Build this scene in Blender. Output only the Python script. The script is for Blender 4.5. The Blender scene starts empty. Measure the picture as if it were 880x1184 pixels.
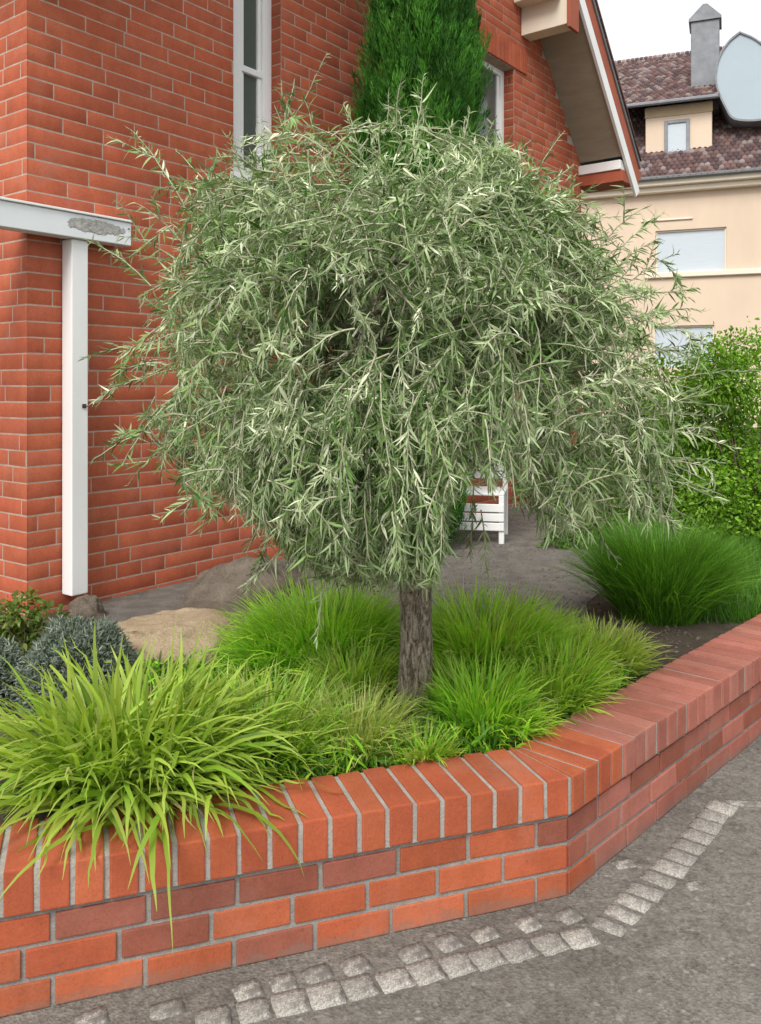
import bpy, bmesh, math, random
import numpy as np
from mathutils import Vector, noise as mnoise

random.seed(7)
RNG = np.random.default_rng(11)
C = bpy.context.scene.collection
SC = bpy.context.scene
R = math.radians

# ------------------------------------------------------------------ camera, sky, sun, exposure
EYE = 1.5
cam = bpy.data.cameras.new('camera')
camo = bpy.data.objects.new('camera', cam); C.objects.link(camo)
camo.location = (0, 0, EYE); camo.rotation_euler = (R(90), 0, 0)
cam.sensor_fit = 'AUTO'; cam.sensor_width = 36
cam.lens = 1000 / 1184 * 36
cam.shift_y = -(592 - 445) / 1184
cam.clip_start = 0.02; cam.clip_end = 1000
SC.camera = camo

SUN_EL, SUN_AZ = 46, 200           # azimuth clockwise from +Y: the light comes from behind the camera, a little left
w = bpy.data.worlds.new('World'); SC.world = w; w.use_nodes = True
nt = w.node_tree; nt.nodes.clear()
sky = nt.nodes.new('ShaderNodeTexSky'); sky.sky_type = 'NISHITA'; sky.sun_disc = False
sky.sun_elevation = R(SUN_EL); sky.sun_rotation = R(SUN_AZ)
sky.air_density = 1.0; sky.dust_density = 6.0; sky.ozone_density = 1.0
hs = nt.nodes.new('ShaderNodeHueSaturation'); hs.inputs['Saturation'].default_value = 0.12
mixw = nt.nodes.new('ShaderNodeMixRGB'); mixw.inputs[0].default_value = 0.6      # the even white cloud deck
mixw.inputs[2].default_value = (9.6, 9.8, 10.0, 1)
bg = nt.nodes.new('ShaderNodeBackground'); bg.inputs[1].default_value = 0.085
wo = nt.nodes.new('ShaderNodeOutputWorld')
nt.links.new(sky.outputs[0], hs.inputs['Color']); nt.links.new(hs.outputs[0], mixw.inputs[1])
nt.links.new(mixw.outputs[0], bg.inputs[0]); nt.links.new(bg.outputs[0], wo.inputs[0])
sun = bpy.data.lights.new('sun', 'SUN'); sun.energy = 1.5; sun.angle = R(24); sun.color = (1, .96, .9)
suno = bpy.data.objects.new('sun', sun); C.objects.link(suno)
suno.rotation_euler = (R(90 - SUN_EL), 0, R(-SUN_AZ + 180))
suno.location = (0, -5, 12)

SC.view_settings.view_transform = 'Standard'; SC.view_settings.look = 'None'
SC.view_settings.exposure = 0.88; SC.view_settings.gamma = 1; SC.view_settings.use_curve_mapping = False
SC.render.engine = 'CYCLES'
SC.cycles.use_denoising = True
SC.cycles.max_bounces = 8; SC.cycles.transparent_max_bounces = 8

# ------------------------------------------------------------------ helpers
def lin(r, g, b):
    f = lambda c: (c / 255 / 12.92) if c / 255 <= 0.04045 else ((c / 255 + 0.055) / 1.055) ** 2.4
    return (f(r), f(g), f(b))

def tag(o, label=None, cat=None, group=None, kind=None):
    if label: o['label'] = label
    if cat: o['category'] = cat
    if group: o['group'] = group
    if kind: o['kind'] = kind
    return o

def empty(name, loc=(0, 0, 0), rz=0, label=None, cat=None, group=None):
    o = bpy.data.objects.new(name, None); C.objects.link(o)
    o.location = loc; o.rotation_euler = (0, 0, rz); o.empty_display_size = .1
    return tag(o, label, cat, group)

def link(name, me, mat, parent=None):
    o = bpy.data.objects.new(name, me); C.objects.link(o)
    if mat is not None and not me.materials: me.materials.append(mat)
    if parent is not None: o.parent = parent
    return o

def quads_mesh(name, V, Q, col=None, smooth=True):
    V = np.asarray(V, dtype=np.float32).reshape(-1, 3); Q = np.asarray(Q, dtype=np.int32).reshape(-1, 4)
    me = bpy.data.meshes.new(name)
    me.vertices.add(len(V)); me.vertices.foreach_set('co', V.ravel())
    me.loops.add(Q.size); me.loops.foreach_set('vertex_index', Q.ravel())
    me.polygons.add(len(Q)); me.polygons.foreach_set('loop_start', np.arange(0, Q.size, 4, dtype=np.int32))
    me.polygons.foreach_set('loop_total', np.full(len(Q), 4, dtype=np.int32))
    if smooth: me.polygons.foreach_set('use_smooth', np.ones(len(Q), dtype=bool))
    if col is not None:
        col = np.asarray(col, dtype=np.float32).reshape(-1, 3)
        a = me.color_attributes.new('col', 'FLOAT_COLOR', 'POINT')
        a.data.foreach_set('color', np.concatenate([col, np.ones((len(col), 1), np.float32)], 1).ravel())
    me.update(calc_edges=True)
    return me

def ribbons(P, side, width, col):
    """P (N,S,3) centre lines, side (N,S,3) or (N,1,3), width (N,S), col (N,S,3) -> V,Q,Col"""
    N, S, _ = P.shape
    off = side * width[..., None]
    V = np.stack([P - off, P + off], 2)                    # N,S,2,3
    idx = np.arange(N * S * 2).reshape(N, S, 2)
    Q = np.stack([idx[:, :-1, 0], idx[:, :-1, 1], idx[:, 1:, 1], idx[:, 1:, 0]], -1).reshape(-1, 4)
    Cc = np.repeat(col[:, :, None, :], 2, 2)
    return V.reshape(-1, 3), Q, Cc.reshape(-1, 3)

def merge(parts):
    Vs, Qs, Cs, n = [], [], [], 0
    for V, Q, c in parts:
        Vs.append(V); Qs.append(Q + n); Cs.append(c); n += len(V)
    return np.concatenate(Vs), np.concatenate(Qs), np.concatenate(Cs)

def tubes(paths, radii, col, sides=5):
    """list of (S,3) paths and (S,) radii -> V,Q,Col"""
    out = []
    for P, r in zip(paths, radii):
        P = np.asarray(P, float); S = len(P)
        T = np.gradient(P, axis=0); T /= np.linalg.norm(T, axis=1)[:, None] + 1e-9
        ref = np.where(np.abs(T[:, 2:3]) > .9, np.array([[1., 0, 0]]), np.array([[0., 0, 1]]))
        A = np.cross(T, ref); A /= np.linalg.norm(A, axis=1)[:, None] + 1e-9
        B = np.cross(T, A)
        th = np.arange(sides) / sides * 2 * np.pi
        V = P[:, None] + (A[:, None] * np.cos(th)[None, :, None] + B[:, None] * np.sin(th)[None, :, None]) * np.asarray(r)[:, None, None]
        i = np.arange(S * sides).reshape(S, sides)
        j = np.roll(i, -1, 1)
        Q = np.stack([i[:-1], j[:-1], j[1:], i[1:]], -1).reshape(-1, 4)
        out.append((V.reshape(-1, 3), Q, np.tile(np.asarray(col, float), (S * sides, 1))))
    return merge(out)

def py_mesh(name, verts, faces, mat, parent=None, smooth=False):
    me = bpy.data.meshes.new(name); me.from_pydata([tuple(v) for v in verts], [], faces)
    if smooth: me.polygons.foreach_set('use_smooth', [True] * len(me.polygons))
    me.update()
    return link(name, me, mat, parent)

def bm_obj(name, bm, mat, parent=None, smooth=False):
    me = bpy.data.meshes.new(name); bmesh.ops.recalc_face_normals(bm, faces=bm.faces); bm.to_mesh(me); bm.free()
    if smooth: me.polygons.foreach_set('use_smooth', [True] * len(me.polygons))
    return link(name, me, mat, parent)

def add_box(bm, x0, x1, y0, y1, z0, z1, bev=0.0, seg=1, jit=0.0):
    vs = [bm.verts.new((x + random.uniform(-jit, jit), y + random.uniform(-jit, jit), z + random.uniform(-jit, jit)))
          for x in (x0, x1) for y in (y0, y1) for z in (z0, z1)]
    f = [(0, 1, 3, 2), (4, 6, 7, 5), (0, 4, 5, 1), (2, 3, 7, 6), (0, 2, 6, 4), (1, 5, 7, 3)]
    fs = [bm.faces.new([vs[i] for i in q]) for q in f]
    if bev > 0:
        es = list({e for q in fs for e in q.edges})
        bmesh.ops.bevel(bm, geom=es, offset=bev, segments=seg, affect='EDGES', profile=.6)

def box_obj(name, dims, mat, parent=None, bev=0.004, jit=0):
    bm = bmesh.new(); add_box(bm, *dims, bev=bev, jit=jit)
    return bm_obj(name, bm, mat, parent)

def prism(bm, poly, axis, a, b, bev=0.0):
    """poly of 2D points extruded along axis ('x': (y,z) pts; 'y': (x,z); 'z': (x,y))"""
    def p3(u, v, w):
        return {'x': (w, u, v), 'y': (u, w, v), 'z': (u, v, w)}[axis]
    A = [bm.verts.new(p3(u, v, a)) for u, v in poly]; B = [bm.verts.new(p3(u, v, b)) for u, v in poly]
    n = len(poly)
    fs = [bm.faces.new(A[::-1]), bm.faces.new(B)]
    for i in range(n): fs.append(bm.faces.new([A[i], A[(i + 1) % n], B[(i + 1) % n], B[i]]))
    if bev > 0:
        es = list({e for q in fs for e in q.edges})
        bmesh.ops.bevel(bm, geom=es, offset=bev, segments=2, affect='EDGES', profile=.6)

def clip(poly, p, n):
    """keep the part of a convex polygon with (q-p).n <= 0"""
    out = []
    for i in range(len(poly)):
        a, b = poly[i], poly[(i + 1) % len(poly)]
        da = (a[0] - p[0]) * n[0] + (a[1] - p[1]) * n[1]; db = (b[0] - p[0]) * n[0] + (b[1] - p[1]) * n[1]
        if da <= 0: out.append(a)
        if (da < 0 < db) or (db < 0 < da):
            t = da / (da - db); out.append((a[0] + t * (b[0] - a[0]), a[1] + t * (b[1] - a[1])))
    return out

def px(x, y, Y):                      # a pixel of the photo at a distance
    return np.array(((x - 440) / 1000 * Y, Y, EYE + (445 - y) / 1000 * Y))
def gpx(x, y, z=0.0):                 # a pixel of the photo on level ground at height z
    Y = (EYE - z) * 1000 / (y - 445)
    return np.array(((x - 440) / 1000 * Y, Y, z))

# ------------------------------------------------------------------ materials
class NT:
    def __init__(s, name):
        s.m = bpy.data.materials.new(name); s.m.use_nodes = True; s.t = s.m.node_tree; s.t.nodes.clear()
        s.out = s.n('OutputMaterial'); s.b = s.n('BsdfPrincipled'); s.l(s.b.outputs[0], s.out.inputs[0])
        s.tc = s.n('TexCoord')
    def n(s, kind, **kw):
        x = s.t.nodes.new('ShaderNode' + kind)
        for k, v in kw.items(): setattr(x, k, v)
        return x
    def l(s, a, b): s.t.links.new(a, b)
    def noise(s, scale, detail=4, rough=.55, coord='Object', stretch=None, dist=0):
        x = s.n('TexNoise'); x.inputs['Scale'].default_value = scale; x.inputs['Detail'].default_value = detail
        x.inputs['Roughness'].default_value = rough; x.inputs['Distortion'].default_value = dist
        if stretch:
            mp = s.n('Mapping'); mp.inputs['Scale'].default_value = stretch
            s.l(s.tc.outputs[coord], mp.inputs[0]); s.l(mp.outputs[0], x.inputs['Vector'])
        else: s.l(s.tc.outputs[coord], x.inputs['Vector'])
        return x.outputs['Fac']
    def ramp(s, fac, stops):
        r = s.n('ValToRGB'); e = r.color_ramp.elements
        while len(e) < len(stops): e.new(.5)
        for i, (p, c) in enumerate(stops):
            e[i].position = p; e[i].color = (*c, 1) if isinstance(c, tuple) else (c, c, c, 1)
        s.l(fac, r.inputs[0]); return r.outputs[0]
    def mix(s, kind, fac, a, b):
        x = s.n('MixRGB', blend_type=kind)
        for i, v in ((0, fac), (1, a), (2, b)):
            if hasattr(v, 'links') or hasattr(v, 'is_linked'): s.l(v, x.inputs[i])
            else: x.inputs[i].default_value = v if i == 0 else (*v, 1)
        return x.outputs[0]
    def bump(s, h, strength, dist=.01, prev=None):
        b = s.n('Bump'); b.inputs['Strength'].default_value = strength; b.inputs['Distance'].default_value = dist
        s.l(h, b.inputs['Height'])
        if prev is not None: s.l(prev, b.inputs['Normal'])
        return b.outputs[0]
    def done(s, color=None, rough=.8, normal=None, spec=.3):
        if color is not None:
            if hasattr(color, 'is_linked'): s.l(color, s.b.inputs['Base Color'])
            else: s.b.inputs['Base Color'].default_value = (*color, 1)
        if hasattr(rough, 'is_linked'): s.l(rough, s.b.inputs['Roughness'])
        else: s.b.inputs['Roughness'].default_value = rough
        s.b.inputs['Specular IOR Level'].default_value = spec
        if normal is not None: s.l(normal, s.b.inputs['Normal'])
        return s.m
    def attr(s):
        a = s.n('Attribute'); a.attribute_name = 'col'; return a.outputs['Color']

def leaf_mat(name, under=None, trans=.3, rough=.5, spec=.25, tint=(1.0, 1.0, .6)):
    k = NT(name); col = k.attr()
    if under:
        g = k.n('NewGeometry'); col = k.mix('MIX', k.mix('MULTIPLY', 1, g.outputs['Backfacing'], (.3, .3, .3)), col, under)
    k.done(col, rough, None, spec)
    tr = k.n('BsdfTranslucent'); k.l(k.mix('MULTIPLY', 1, col, tint), tr.inputs[0])
    ms = k.n('MixShader'); ms.inputs[0].default_value = trans
    k.l(k.b.outputs[0], ms.inputs[1]); k.l(tr.outputs[0], ms.inputs[2]); k.l(ms.outputs[0], k.out.inputs[0])
    return k.m

def plain(name, c, rough=.6, var=.12, scale=6, bump=.0, spec=.3, stretch=None):
    k = NT(name); f = k.noise(scale, 5, .6, stretch=stretch)
    v = k.ramp(f, [(.25, 1 - var), (.75, 1.0)])
    col = k.mix('MULTIPLY', 1, v, c)
    nrm = k.bump(k.noise(scale * 12, 4), bump, .004) if bump else None
    return k.done(col, rough, nrm, spec)

def brick_mat(name, fine=60, bump=.35, dirt_top=None, streak=0):
    k = NT(name); a = k.attr()
    v = k.ramp(k.noise(9, 6, .65), [(.25, .78), (.7, 1.06)])
    col = k.mix('MULTIPLY', 1, a, v)
    sp = k.ramp(k.noise(fine * 2.2, 3, .6), [(.3, .80), (.55, 1.0)])
    col = k.mix('MULTIPLY', .8, col, sp)
    # pale bloom of lime and weathering in patches
    bl = k.ramp(k.noise(3.3, 6, .7), [(.52, 0.0), (.78, .34)])
    col = k.mix('MIX', bl, col, (.36, .22, .17))
    if dirt_top:
        sx = k.n('SeparateXYZ'); k.l(k.tc.outputs['Object'], sx.inputs[0])
        ma = k.n('Math', operation='MULTIPLY_ADD'); k.l(k.noise(13, 7, .8), ma.inputs[0]); ma.inputs[1].default_value = -dirt_top * 2.4; k.l(sx.outputs['Z'], ma.inputs[2])
        sh = k.n('Math', operation='ADD'); k.l(ma.outputs[0], sh.inputs[0]); sh.inputs[1].default_value = dirt_top * 1.0
        msk = k.ramp(sh.outputs[0], [(0.0, .42), (dirt_top * .4, 0.0)])
        col = k.mix('MIX', msk, col, (.17, .145, .12))
    if streak:
        st = k.ramp(k.noise(2.4, 7, .75, stretch=(2.2, 2.2, .45)), [(.30, 1 - streak), (.62, 1.04)])
        col = k.mix('MULTIPLY', 1, col, st)
        pit = k.ramp(k.noise(70, 3, .7), [(.26, .45), (.36, 1.0)])
        col = k.mix('MULTIPLY', .5, col, pit)
    n = k.bump(k.noise(fine, 6, .7), bump, .004)
    return k.done(col, .86, n, .16)

def mortar_mat(name, c):
    k = NT(name)
    v = k.ramp(k.noise(14, 6, .7), [(.25, .62), (.75, 1.1)])
    col = k.mix('MULTIPLY', 1, v, c)
    col = k.mix('MULTIPLY', .6, col, k.ramp(k.noise(220, 2, .6), [(.3, .6), (.6, 1.0)]))
    return k.done(col, .95, k.bump(k.noise(120, 5, .7), .6, .004), .1)

M = {}
M['house_brick'] = brick_mat('house brick', 45, .25, None, .12)
M['wall_brick'] = brick_mat('garden wall brick', 70, .4, .06, .12)
M['house_mortar'] = mortar_mat('pale mortar', (.52, .40, .32))
M['wall_mortar'] = mortar_mat('grey mortar', (.33, .31, .28))
M['white_paint'] = plain('white paint', (.85, .85, .84), .5, .12, 5, .08, .4, (1, 1, .25))
M['soffit'] = plain('beige soffit boards', (.40, .36, .28), .7, .22, 4, .05, .2, (6, 1, 1))
M['terracotta'] = plain('terracotta paint', (.40, .105, .055), .7, .25, 5, .1, .25)
M['glass'] = NT('dark window glass').done((.10, .11, .10), .06, None, .5)
M['cream'] = plain('cream render', (.69, .55, .42), .9, .17, .8, .15, .15, (1, 1, .35))
M['cream_trim'] = plain('pale trim', (.76, .68, .55), .85, .10, 3, .1, .2)
M['shutter'] = plain('grey blue shutter', (.50, .555, .60), .5, .10, 2.5, .03, .4, (1, 1, 14))
M['zinc'] = plain('weathered zinc', (.25, .26, .28), .55, .45, 3.5, .15, .4)
M['cladding'] = plain('pale blue grey cladding', (.36, .43, .47), .6, .08, 1.2, .02, .3)
M['gutter'] = plain('dark gutter', (.16, .17, .175), .5, .3, 6, .02, .4)

# roof tiles of the neighbour: rows of small rounded tiles
def tile_mat():
    k = NT('brown roof tiles'); a = k.attr()
    col = k.mix('MULTIPLY', 1, a, k.ramp(k.noise(3, 6, .7), [(.25, .6), (.75, 1.15)]))
    return k.done(col, .75, k.bump(k.noise(40, 4), .3, .01), .3)
M['tiles'] = tile_mat()

def asphalt_mat():
    k = NT('old asphalt')
    big = k.ramp(k.noise(1.6, 6, .62), [(.3, (.135, .122, .105)), (.52, (.19, .174, .152)), (.75, (.255, .236, .207))])
    v = k.n('TexVoronoi'); v.inputs['Scale'].default_value = 110; k.l(k.tc.outputs['Object'], v.inputs['Vector'])
    st = k.n('Separate' + 'Color') if False else None
    grain = k.ramp(v.outputs['Color'], [(.15, .72), (.85, 1.2)])
    col = k.mix('MULTIPLY', .85, big, grain)
    fine = k.ramp(k.noise(320, 3, .7), [(.3, .6), (.62, 1.12)])
    col = k.mix('MULTIPLY', .7, col, fine)
    mid = k.ramp(k.noise(30, 6, .8, dist=.8), [(.35, .72), (.65, 1.15)])
    col = k.mix('MULTIPLY', .9, col, mid)
    vv = k.n('TexVoronoi'); vv.inputs['Scale'].default_value = 42; k.l(k.tc.outputs['Object'], vv.inputs['Vector'])
    chips = k.ramp(vv.outputs['Color'], [(.76, 0.0), (.84, .38)])
    edge = k.ramp(vv.outputs['Distance'], [(.18, 1.0), (.42, 0.0)])
    col = k.mix('MIX', k.mix('MULTIPLY', 1, chips, edge), col, (.42, .40, .36))
    dark = k.ramp(k.noise(11, 7, .8, dist=1.2), [(.36, .62), (.5, 1.0)])
    col = k.mix('MULTIPLY', .8, col, dark)
    # worn streaks where the aggregate shows
    wear = k.ramp(k.noise(5.0, 7, .75, stretch=(1, 2.2, 1)), [(.54, 0.0), (.70, .55)])
    col = k.mix('MIX', wear, col, (.30, .28, .25))
    n = k.bump(v.outputs['Distance'], .5, .006)
    n = k.bump(k.noise(45, 6, .75), .5, .010, n)
    return k.done(col, .9, n, .2)
M['asphalt'] = asphalt_mat()

def granite_mat(cover=(.52, .68)):
    k = NT('pale granite')
    v = k.n('TexVoronoi'); v.inputs['Scale'].default_value = 260; k.l(k.tc.outputs['Object'], v.inputs['Vector'])
    base = k.ramp(v.outputs['Color'], [(.2, (.25, .23, .205)), (.6, (.40, .375, .335)), (.9, (.54, .51, .455))])
    info = k.n('ObjectInfo')
    tone = k.ramp(info.outputs['Random'], [(0, .72), (1, 1.05)])
    col = k.mix('MULTIPLY', 1, base, tone)
    col = k.mix('MIX', k.ramp(k.noise(38, 5, .7), [(cover[0], 0.0), (cover[1], .85)]), col, (.15, .14, .125))
    return k.done(col, .9, k.bump(k.noise(90, 6, .75), .8, .006), .2)
M['granite'] = granite_mat(); M['granite_worn'] = granite_mat((.42, .58))

def earth_mat(name, c0, c1, scale=5, bs=60, bd=.02):
    k = NT(name)
    col = k.ramp(k.noise(scale, 8, .72), [(.3, c0), (.7, c1)])
    col = k.mix('MULTIPLY', .8, col, k.ramp(k.noise(150, 4, .7), [(.3, .5), (.65, 1.25)]))
    n = k.bump(k.noise(bs, 8, .75), .9, bd)
    return k.done(col, .95, n, .1)
M['soil'] = earth_mat('garden soil', (.07, .055, .04), (.16, .13, .10))
M['path'] = earth_mat('grey grit path', (.13, .118, .105), (.27, .245, .215), 9)
M['lawn_soil'] = earth_mat('mossy lawn ground', (.05, .09, .02), (.10, .15, .035), 4)
M['sandstone'] = earth_mat('tan sandstone', (.30, .22, .135), (.44, .345, .235), 6, 25, .012)
M['greystone'] = earth_mat('grey brown boulder', (.09, .072, .056), (.20, .165, .13), 8, 25, .012)

def bark_mat():
    k = NT('rough bark')
    f = k.noise(14, 9, .8, stretch=(3.2, 3.2, .8), dist=1.6)
    col = k.ramp(f, [(.36, (.06, .043, .032)), (.46, (.27, .21, .155)), (.58, (.66, .57, .46))])
    col = k.mix('MULTIPLY', .7, col, k.ramp(k.noise(120, 4, .7), [(.3, .5), (.65, 1.2)]))
    n = k.bump(f, 1.0, .03)
    return k.done(col, .95, k.bump(k.noise(70, 6, .7), .6, .008, n), .1)
M['bark'] = bark_mat()
M['twig'] = leaf_mat('silver twig', None, 0.0, .8)
M['silver_leaf'] = leaf_mat('silver willow leaf', (.40, .47, .30), .2, .6, .15, (1, 1.1, .6))
M['grass'] = leaf_mat('fresh grass blade', None, .42, .45, .3, (1.0, 1.1, .4))
M['needle'] = leaf_mat('conifer spray', None, .14, .6, .2)
M['bush_leaf'] = leaf_mat('shrub leaf', None, .3, .5, .3, (1.0, 1.05, .4))
M['grey_leaf'] = leaf_mat('grey cushion leaf', None, .12, .7, .15)
M['plastic_white'] = plain('white garden chair paint', (.80, .80, .78), .45, .08, 8, .02, .4)
M['iron'] = plain('dark iron', (.05, .05, .05), .5, .2, 20, 0, .4)

def beam_mat():
    k = NT('white beam with a peeling patch')
    col = k.mix('MULTIPLY', 1, k.ramp(k.noise(6, 5, .6), [(.25, .9), (.75, 1.0)]), (.76, .79, .80))
    mp = k.n('Mapping'); mp.inputs['Location'].default_value = (-.31, 0, -2.335); k.l(k.tc.outputs['Object'], mp.inputs[0])
    sc = k.n('Mapping'); sc.inputs['Scale'].default_value = (4.0, 0, 20); k.l(mp.outputs[0], sc.inputs[0])
    g = k.n('VectorMath', operation='LENGTH'); k.l(sc.outputs[0], g.inputs[0])
    nz = k.noise(16, 6, .7, dist=.6)
    ad = k.n('Math', operation='MULTIPLY_ADD'); k.l(nz, ad.inputs[0]); ad.inputs[1].default_value = -1.1; k.l(g.outputs['Value'], ad.inputs[2])
    mask = k.ramp(ad.outputs[0], [(.12, 1.0), (.2, 0.0)])
    patch = k.ramp(k.noise(30, 7, .75, dist=1.5), [(.3, (.22, .215, .2)), (.6, (.55, .54, .5))])
    col = k.mix('MIX', mask, col, patch)
    mul = k.n('Math', operation='MULTIPLY'); k.l(mask, mul.inputs[0]); k.l(k.noise(30, 7, .75, dist=1.5), mul.inputs[1])
    return k.done(col, .55, k.bump(mul.outputs[0], .8, .02), .35)
M['beam'] = beam_mat()

# ------------------------------------------------------------------ ground
road = py_mesh('road', [(-90, -40, 0), (90, -40, 0), (90, 140, 0), (-90, 140, 0)], [(0, 1, 2, 3)], M['asphalt'])
tag(road, 'worn grey asphalt road running along the low brick wall', 'road', kind='structure')

# the low garden wall: corner, directions, height
CO = np.array((.551, 2.538)); DL = np.array((.947, .321)); DR = np.array((.68, .733)); DL /= np.linalg.norm(DL); DR /= np.linalg.norm(DR)
NL = np.array((-DL[1], DL[0])); NR = np.array((-DR[1], DR[0]))       # both point into the garden
BIS = DL + DR; BIS /= np.linalg.norm(BIS)                            # the mitre plane's normal
WALL_H, DEPTH = .352, .235
SOIL = .31
LEN_L, LEN_R = 3.2, 7.5
def wp(side, s, d):                   # along the wall from the corner (s >= 0), d into the garden
    b = (CO - DL * s + NL * d) if side == 'L' else (CO + DR * s + NR * d)
    return (float(b[0]), float(b[1]))
def mitre(poly, side, gap=0):
    n = BIS if side == 'L' else -BIS
    return clip(poly, CO - n * gap, n)

far = 100
gp = [wp('L', LEN_L, .08), tuple(CO + (NL + NR) * .045), wp('R', LEN_R, .08)]
gp = [(gp[0][0] - 30, gp[0][1] - 30 * .339)] + gp + [(gp[2][0] + 40, gp[2][1] + 44), (60, 120), (-60, 120)]
garden = py_mesh('garden_ground', [(x, y, SOIL) for x, y in gp], [tuple(range(len(gp)))], M['soil'])
tag(garden, 'brown garden soil raised behind the low brick wall', 'ground', kind='structure')
pp = [(-1.4, 3.55), (-.5, 3.62), (.1, 3.75), (.62, 3.85), (1.0, 4.15), (1.12, 4.7), (1.45, 5.3), (1.62, 6.1), (1.75, 7.4), (1.95, 8.6), (1.9, 9.3), (-.9, 5.75), (-1.55, 4.85)]
path = py_mesh('path', [(x, y, SOIL + .004) for x, y in pp], [tuple(range(len(pp)))], M['path'])
tag(path, 'grey gritty garden path along the brick house', 'path', kind='structure')
rgp = np.random.default_rng(5); PV, PQ = [], []
for _ in range(2600):
    yy = 3.7 + 4.2 * rgp.random() ** 1.3; xx = rgp.uniform(-1.0, 1.5)
    if yy > 5.0 + (xx + 1.4) * 1.25: continue
    q = rgp.uniform(.004, .011) * (1.6 if rgp.random() < .06 else 1); i0 = len(PV)
    for dz in (-.3, .55):
        for ddx, ddy in ((-1, -1), (1, -1), (1, 1), (-1, 1)):
            kk = 1 if dz < 0 else .6
            PV.append((xx + ddx * q * kk * rgp.uniform(.6, 1.1), yy + ddy * q * kk * rgp.uniform(.6, 1.1), SOIL + .005 + dz * q * rgp.uniform(.7, 1.2)))
    PQ += [(i0 + 4, i0 + 5, i0 + 6, i0 + 7)] + [(i0 + m, i0 + (m + 1) % 4, i0 + 4 + (m + 1) % 4, i0 + 4 + m) for m in range(4)]
grit = link('gravel', quads_mesh('gravel', PV, PQ, None, False), M['greystone'])
tag(grit, 'loose grey grit and small stones strewn on the garden path', 'gravel', kind='stuff')
lp = [(1.78, 5.3), (1.80, 4.45), (2.06, 4.55), (2.6, 5.12), (5.3, 8.05), (9, 12.2), (9, 14), (2.4, 13), (2.05, 9.2), (1.8, 6.6)]
lawn = py_mesh('lawn_ground', [(x, y, SOIL + .008) for x, y in lp], [tuple(range(len(lp)))], M['lawn_soil'])
tag(lawn, 'mossy green ground beneath the lawn', 'lawn', kind='structure')

# ------------------------------------------------------------------ low brick garden wall
def brick_cols(palette, n=1):
    c = np.array(palette[random.randrange(len(palette))]) * random.uniform(.86, 1.12)
    return c

def solid_brick(bm, lay, poly, z0, z1, colour, bev=.0035):
    before = set(bm.faces)
    prism(bm, poly, 'z', z0, z1, bev)
    jx, jy, jz = (random.uniform(-.0012, .0012) for _ in range(3))
    vs = {v for f in bm.faces if f not in before for v in f.verts}
    for v in vs:
        nz = mnoise.noise_vector(Vector((v.co.x * 22, v.co.y * 22, v.co.z * 22))) * .0016
        v.co += Vector((jx, jy, jz)) + nz; v[lay] = (*colour, 1)

gw = empty('garden_wall', (0, 0, 0), 0, 'low red brick garden wall with a bend and an upright brick coping', 'wall')
RED = [(.44, .115, .052), (.42, .106, .048), (.47, .126, .058), (.40, .097, .046)]
DULL = [(.31, .10, .065), (.33, .11, .072), (.29, .098, .068)]
PINK = [(.42, .155, .115), (.40, .145, .105), (.44, .17, .125), (.37, .13, .095)]
bm_b = bmesh.new(); lay_b = bm_b.verts.layers.float_color.new('col')
bm_c = bmesh.new(); lay_c = bm_c.verts.layers.float_color.new('col')
COURSE, JOINT = .0800, .0125
BMOD = .2135
PITCH = .0806
for side, length in (('L', LEN_L), ('R', LEN_R)):
    for row in range(-1, 3):
        z0 = row * COURSE + .002; z1 = z0 + COURSE - JOINT
        if row == 2: z1 -= .002
        # the rows end in a half or whole brick at the bend, as in the photo
        s = 0.004
        first = {0: .094, 1: .2, 2: .094, -1: .2}[row] if side == 'L' else {0: .15, 1: .10, 2: .17, -1: .1}[row]
        ln = first
        while s < length:
            poly = [wp(side, s, random.uniform(-.001, .0015)), wp(side, s + ln, random.uniform(-.001, .0015)), wp(side, s + ln, .11), wp(side, s, .11)]
            if side == 'R': pass
            else: poly = poly[::-1]
            poly = mitre(poly, side, .0035)
            if len(poly) > 2:
                if side == 'L':
                    dull = random.random() < (.75 if (row == 2 and s > .52) else .42 if (row == 1 and s > .7) else .12)
                    c = brick_cols(DULL if dull else RED)
                else:
                    c = brick_cols(RED if s < .1 and row == 0 else (DULL + PINK))
                solid_brick(bm_b, lay_b, poly, z0, z1, c)
            s += ln + JOINT
            ln = BMOD - JOINT + random.uniform(-.012, .012)
    n = int(length / PITCH)
    joint = .0135 if side == 'L' else .0130
    for i in range(-3 if side == 'R' else -3, n):
        s0 = i * PITCH + joint / 2; s1 = (i + 1) * PITCH - joint / 2
        q = random.uniform(-.002, .002)
        poly = [wp(side, s0, -.012 + q), wp(side, s1, -.012 + q + random.uniform(-.0015, .0015)), wp(side, s1, DEPTH + q), wp(side, s0, DEPTH + q)]
        if side == 'L': poly = poly[::-1]
        poly = mitre(poly, side, joint / 2)
        if len(poly) < 3: continue
        area = .5 * abs(sum(poly[k][0] * poly[(k + 1) % len(poly)][1] - poly[(k + 1) % len(poly)][0] * poly[k][1] for k in range(len(poly))))
        if area < .0012: continue
        c = brick_cols(RED if side == 'L' or s0 < .25 else PINK)
        solid_brick(bm_c, lay_c, poly, .243, WALL_H + random.uniform(-.0015, .0015), c, .005)
bm_obj('brick_courses', bm_b, M['wall_brick'], gw); bm_obj('coping', bm_c, M['wall_brick'], gw)
bm_m = bmesh.new(); bm_k = bmesh.new()
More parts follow.
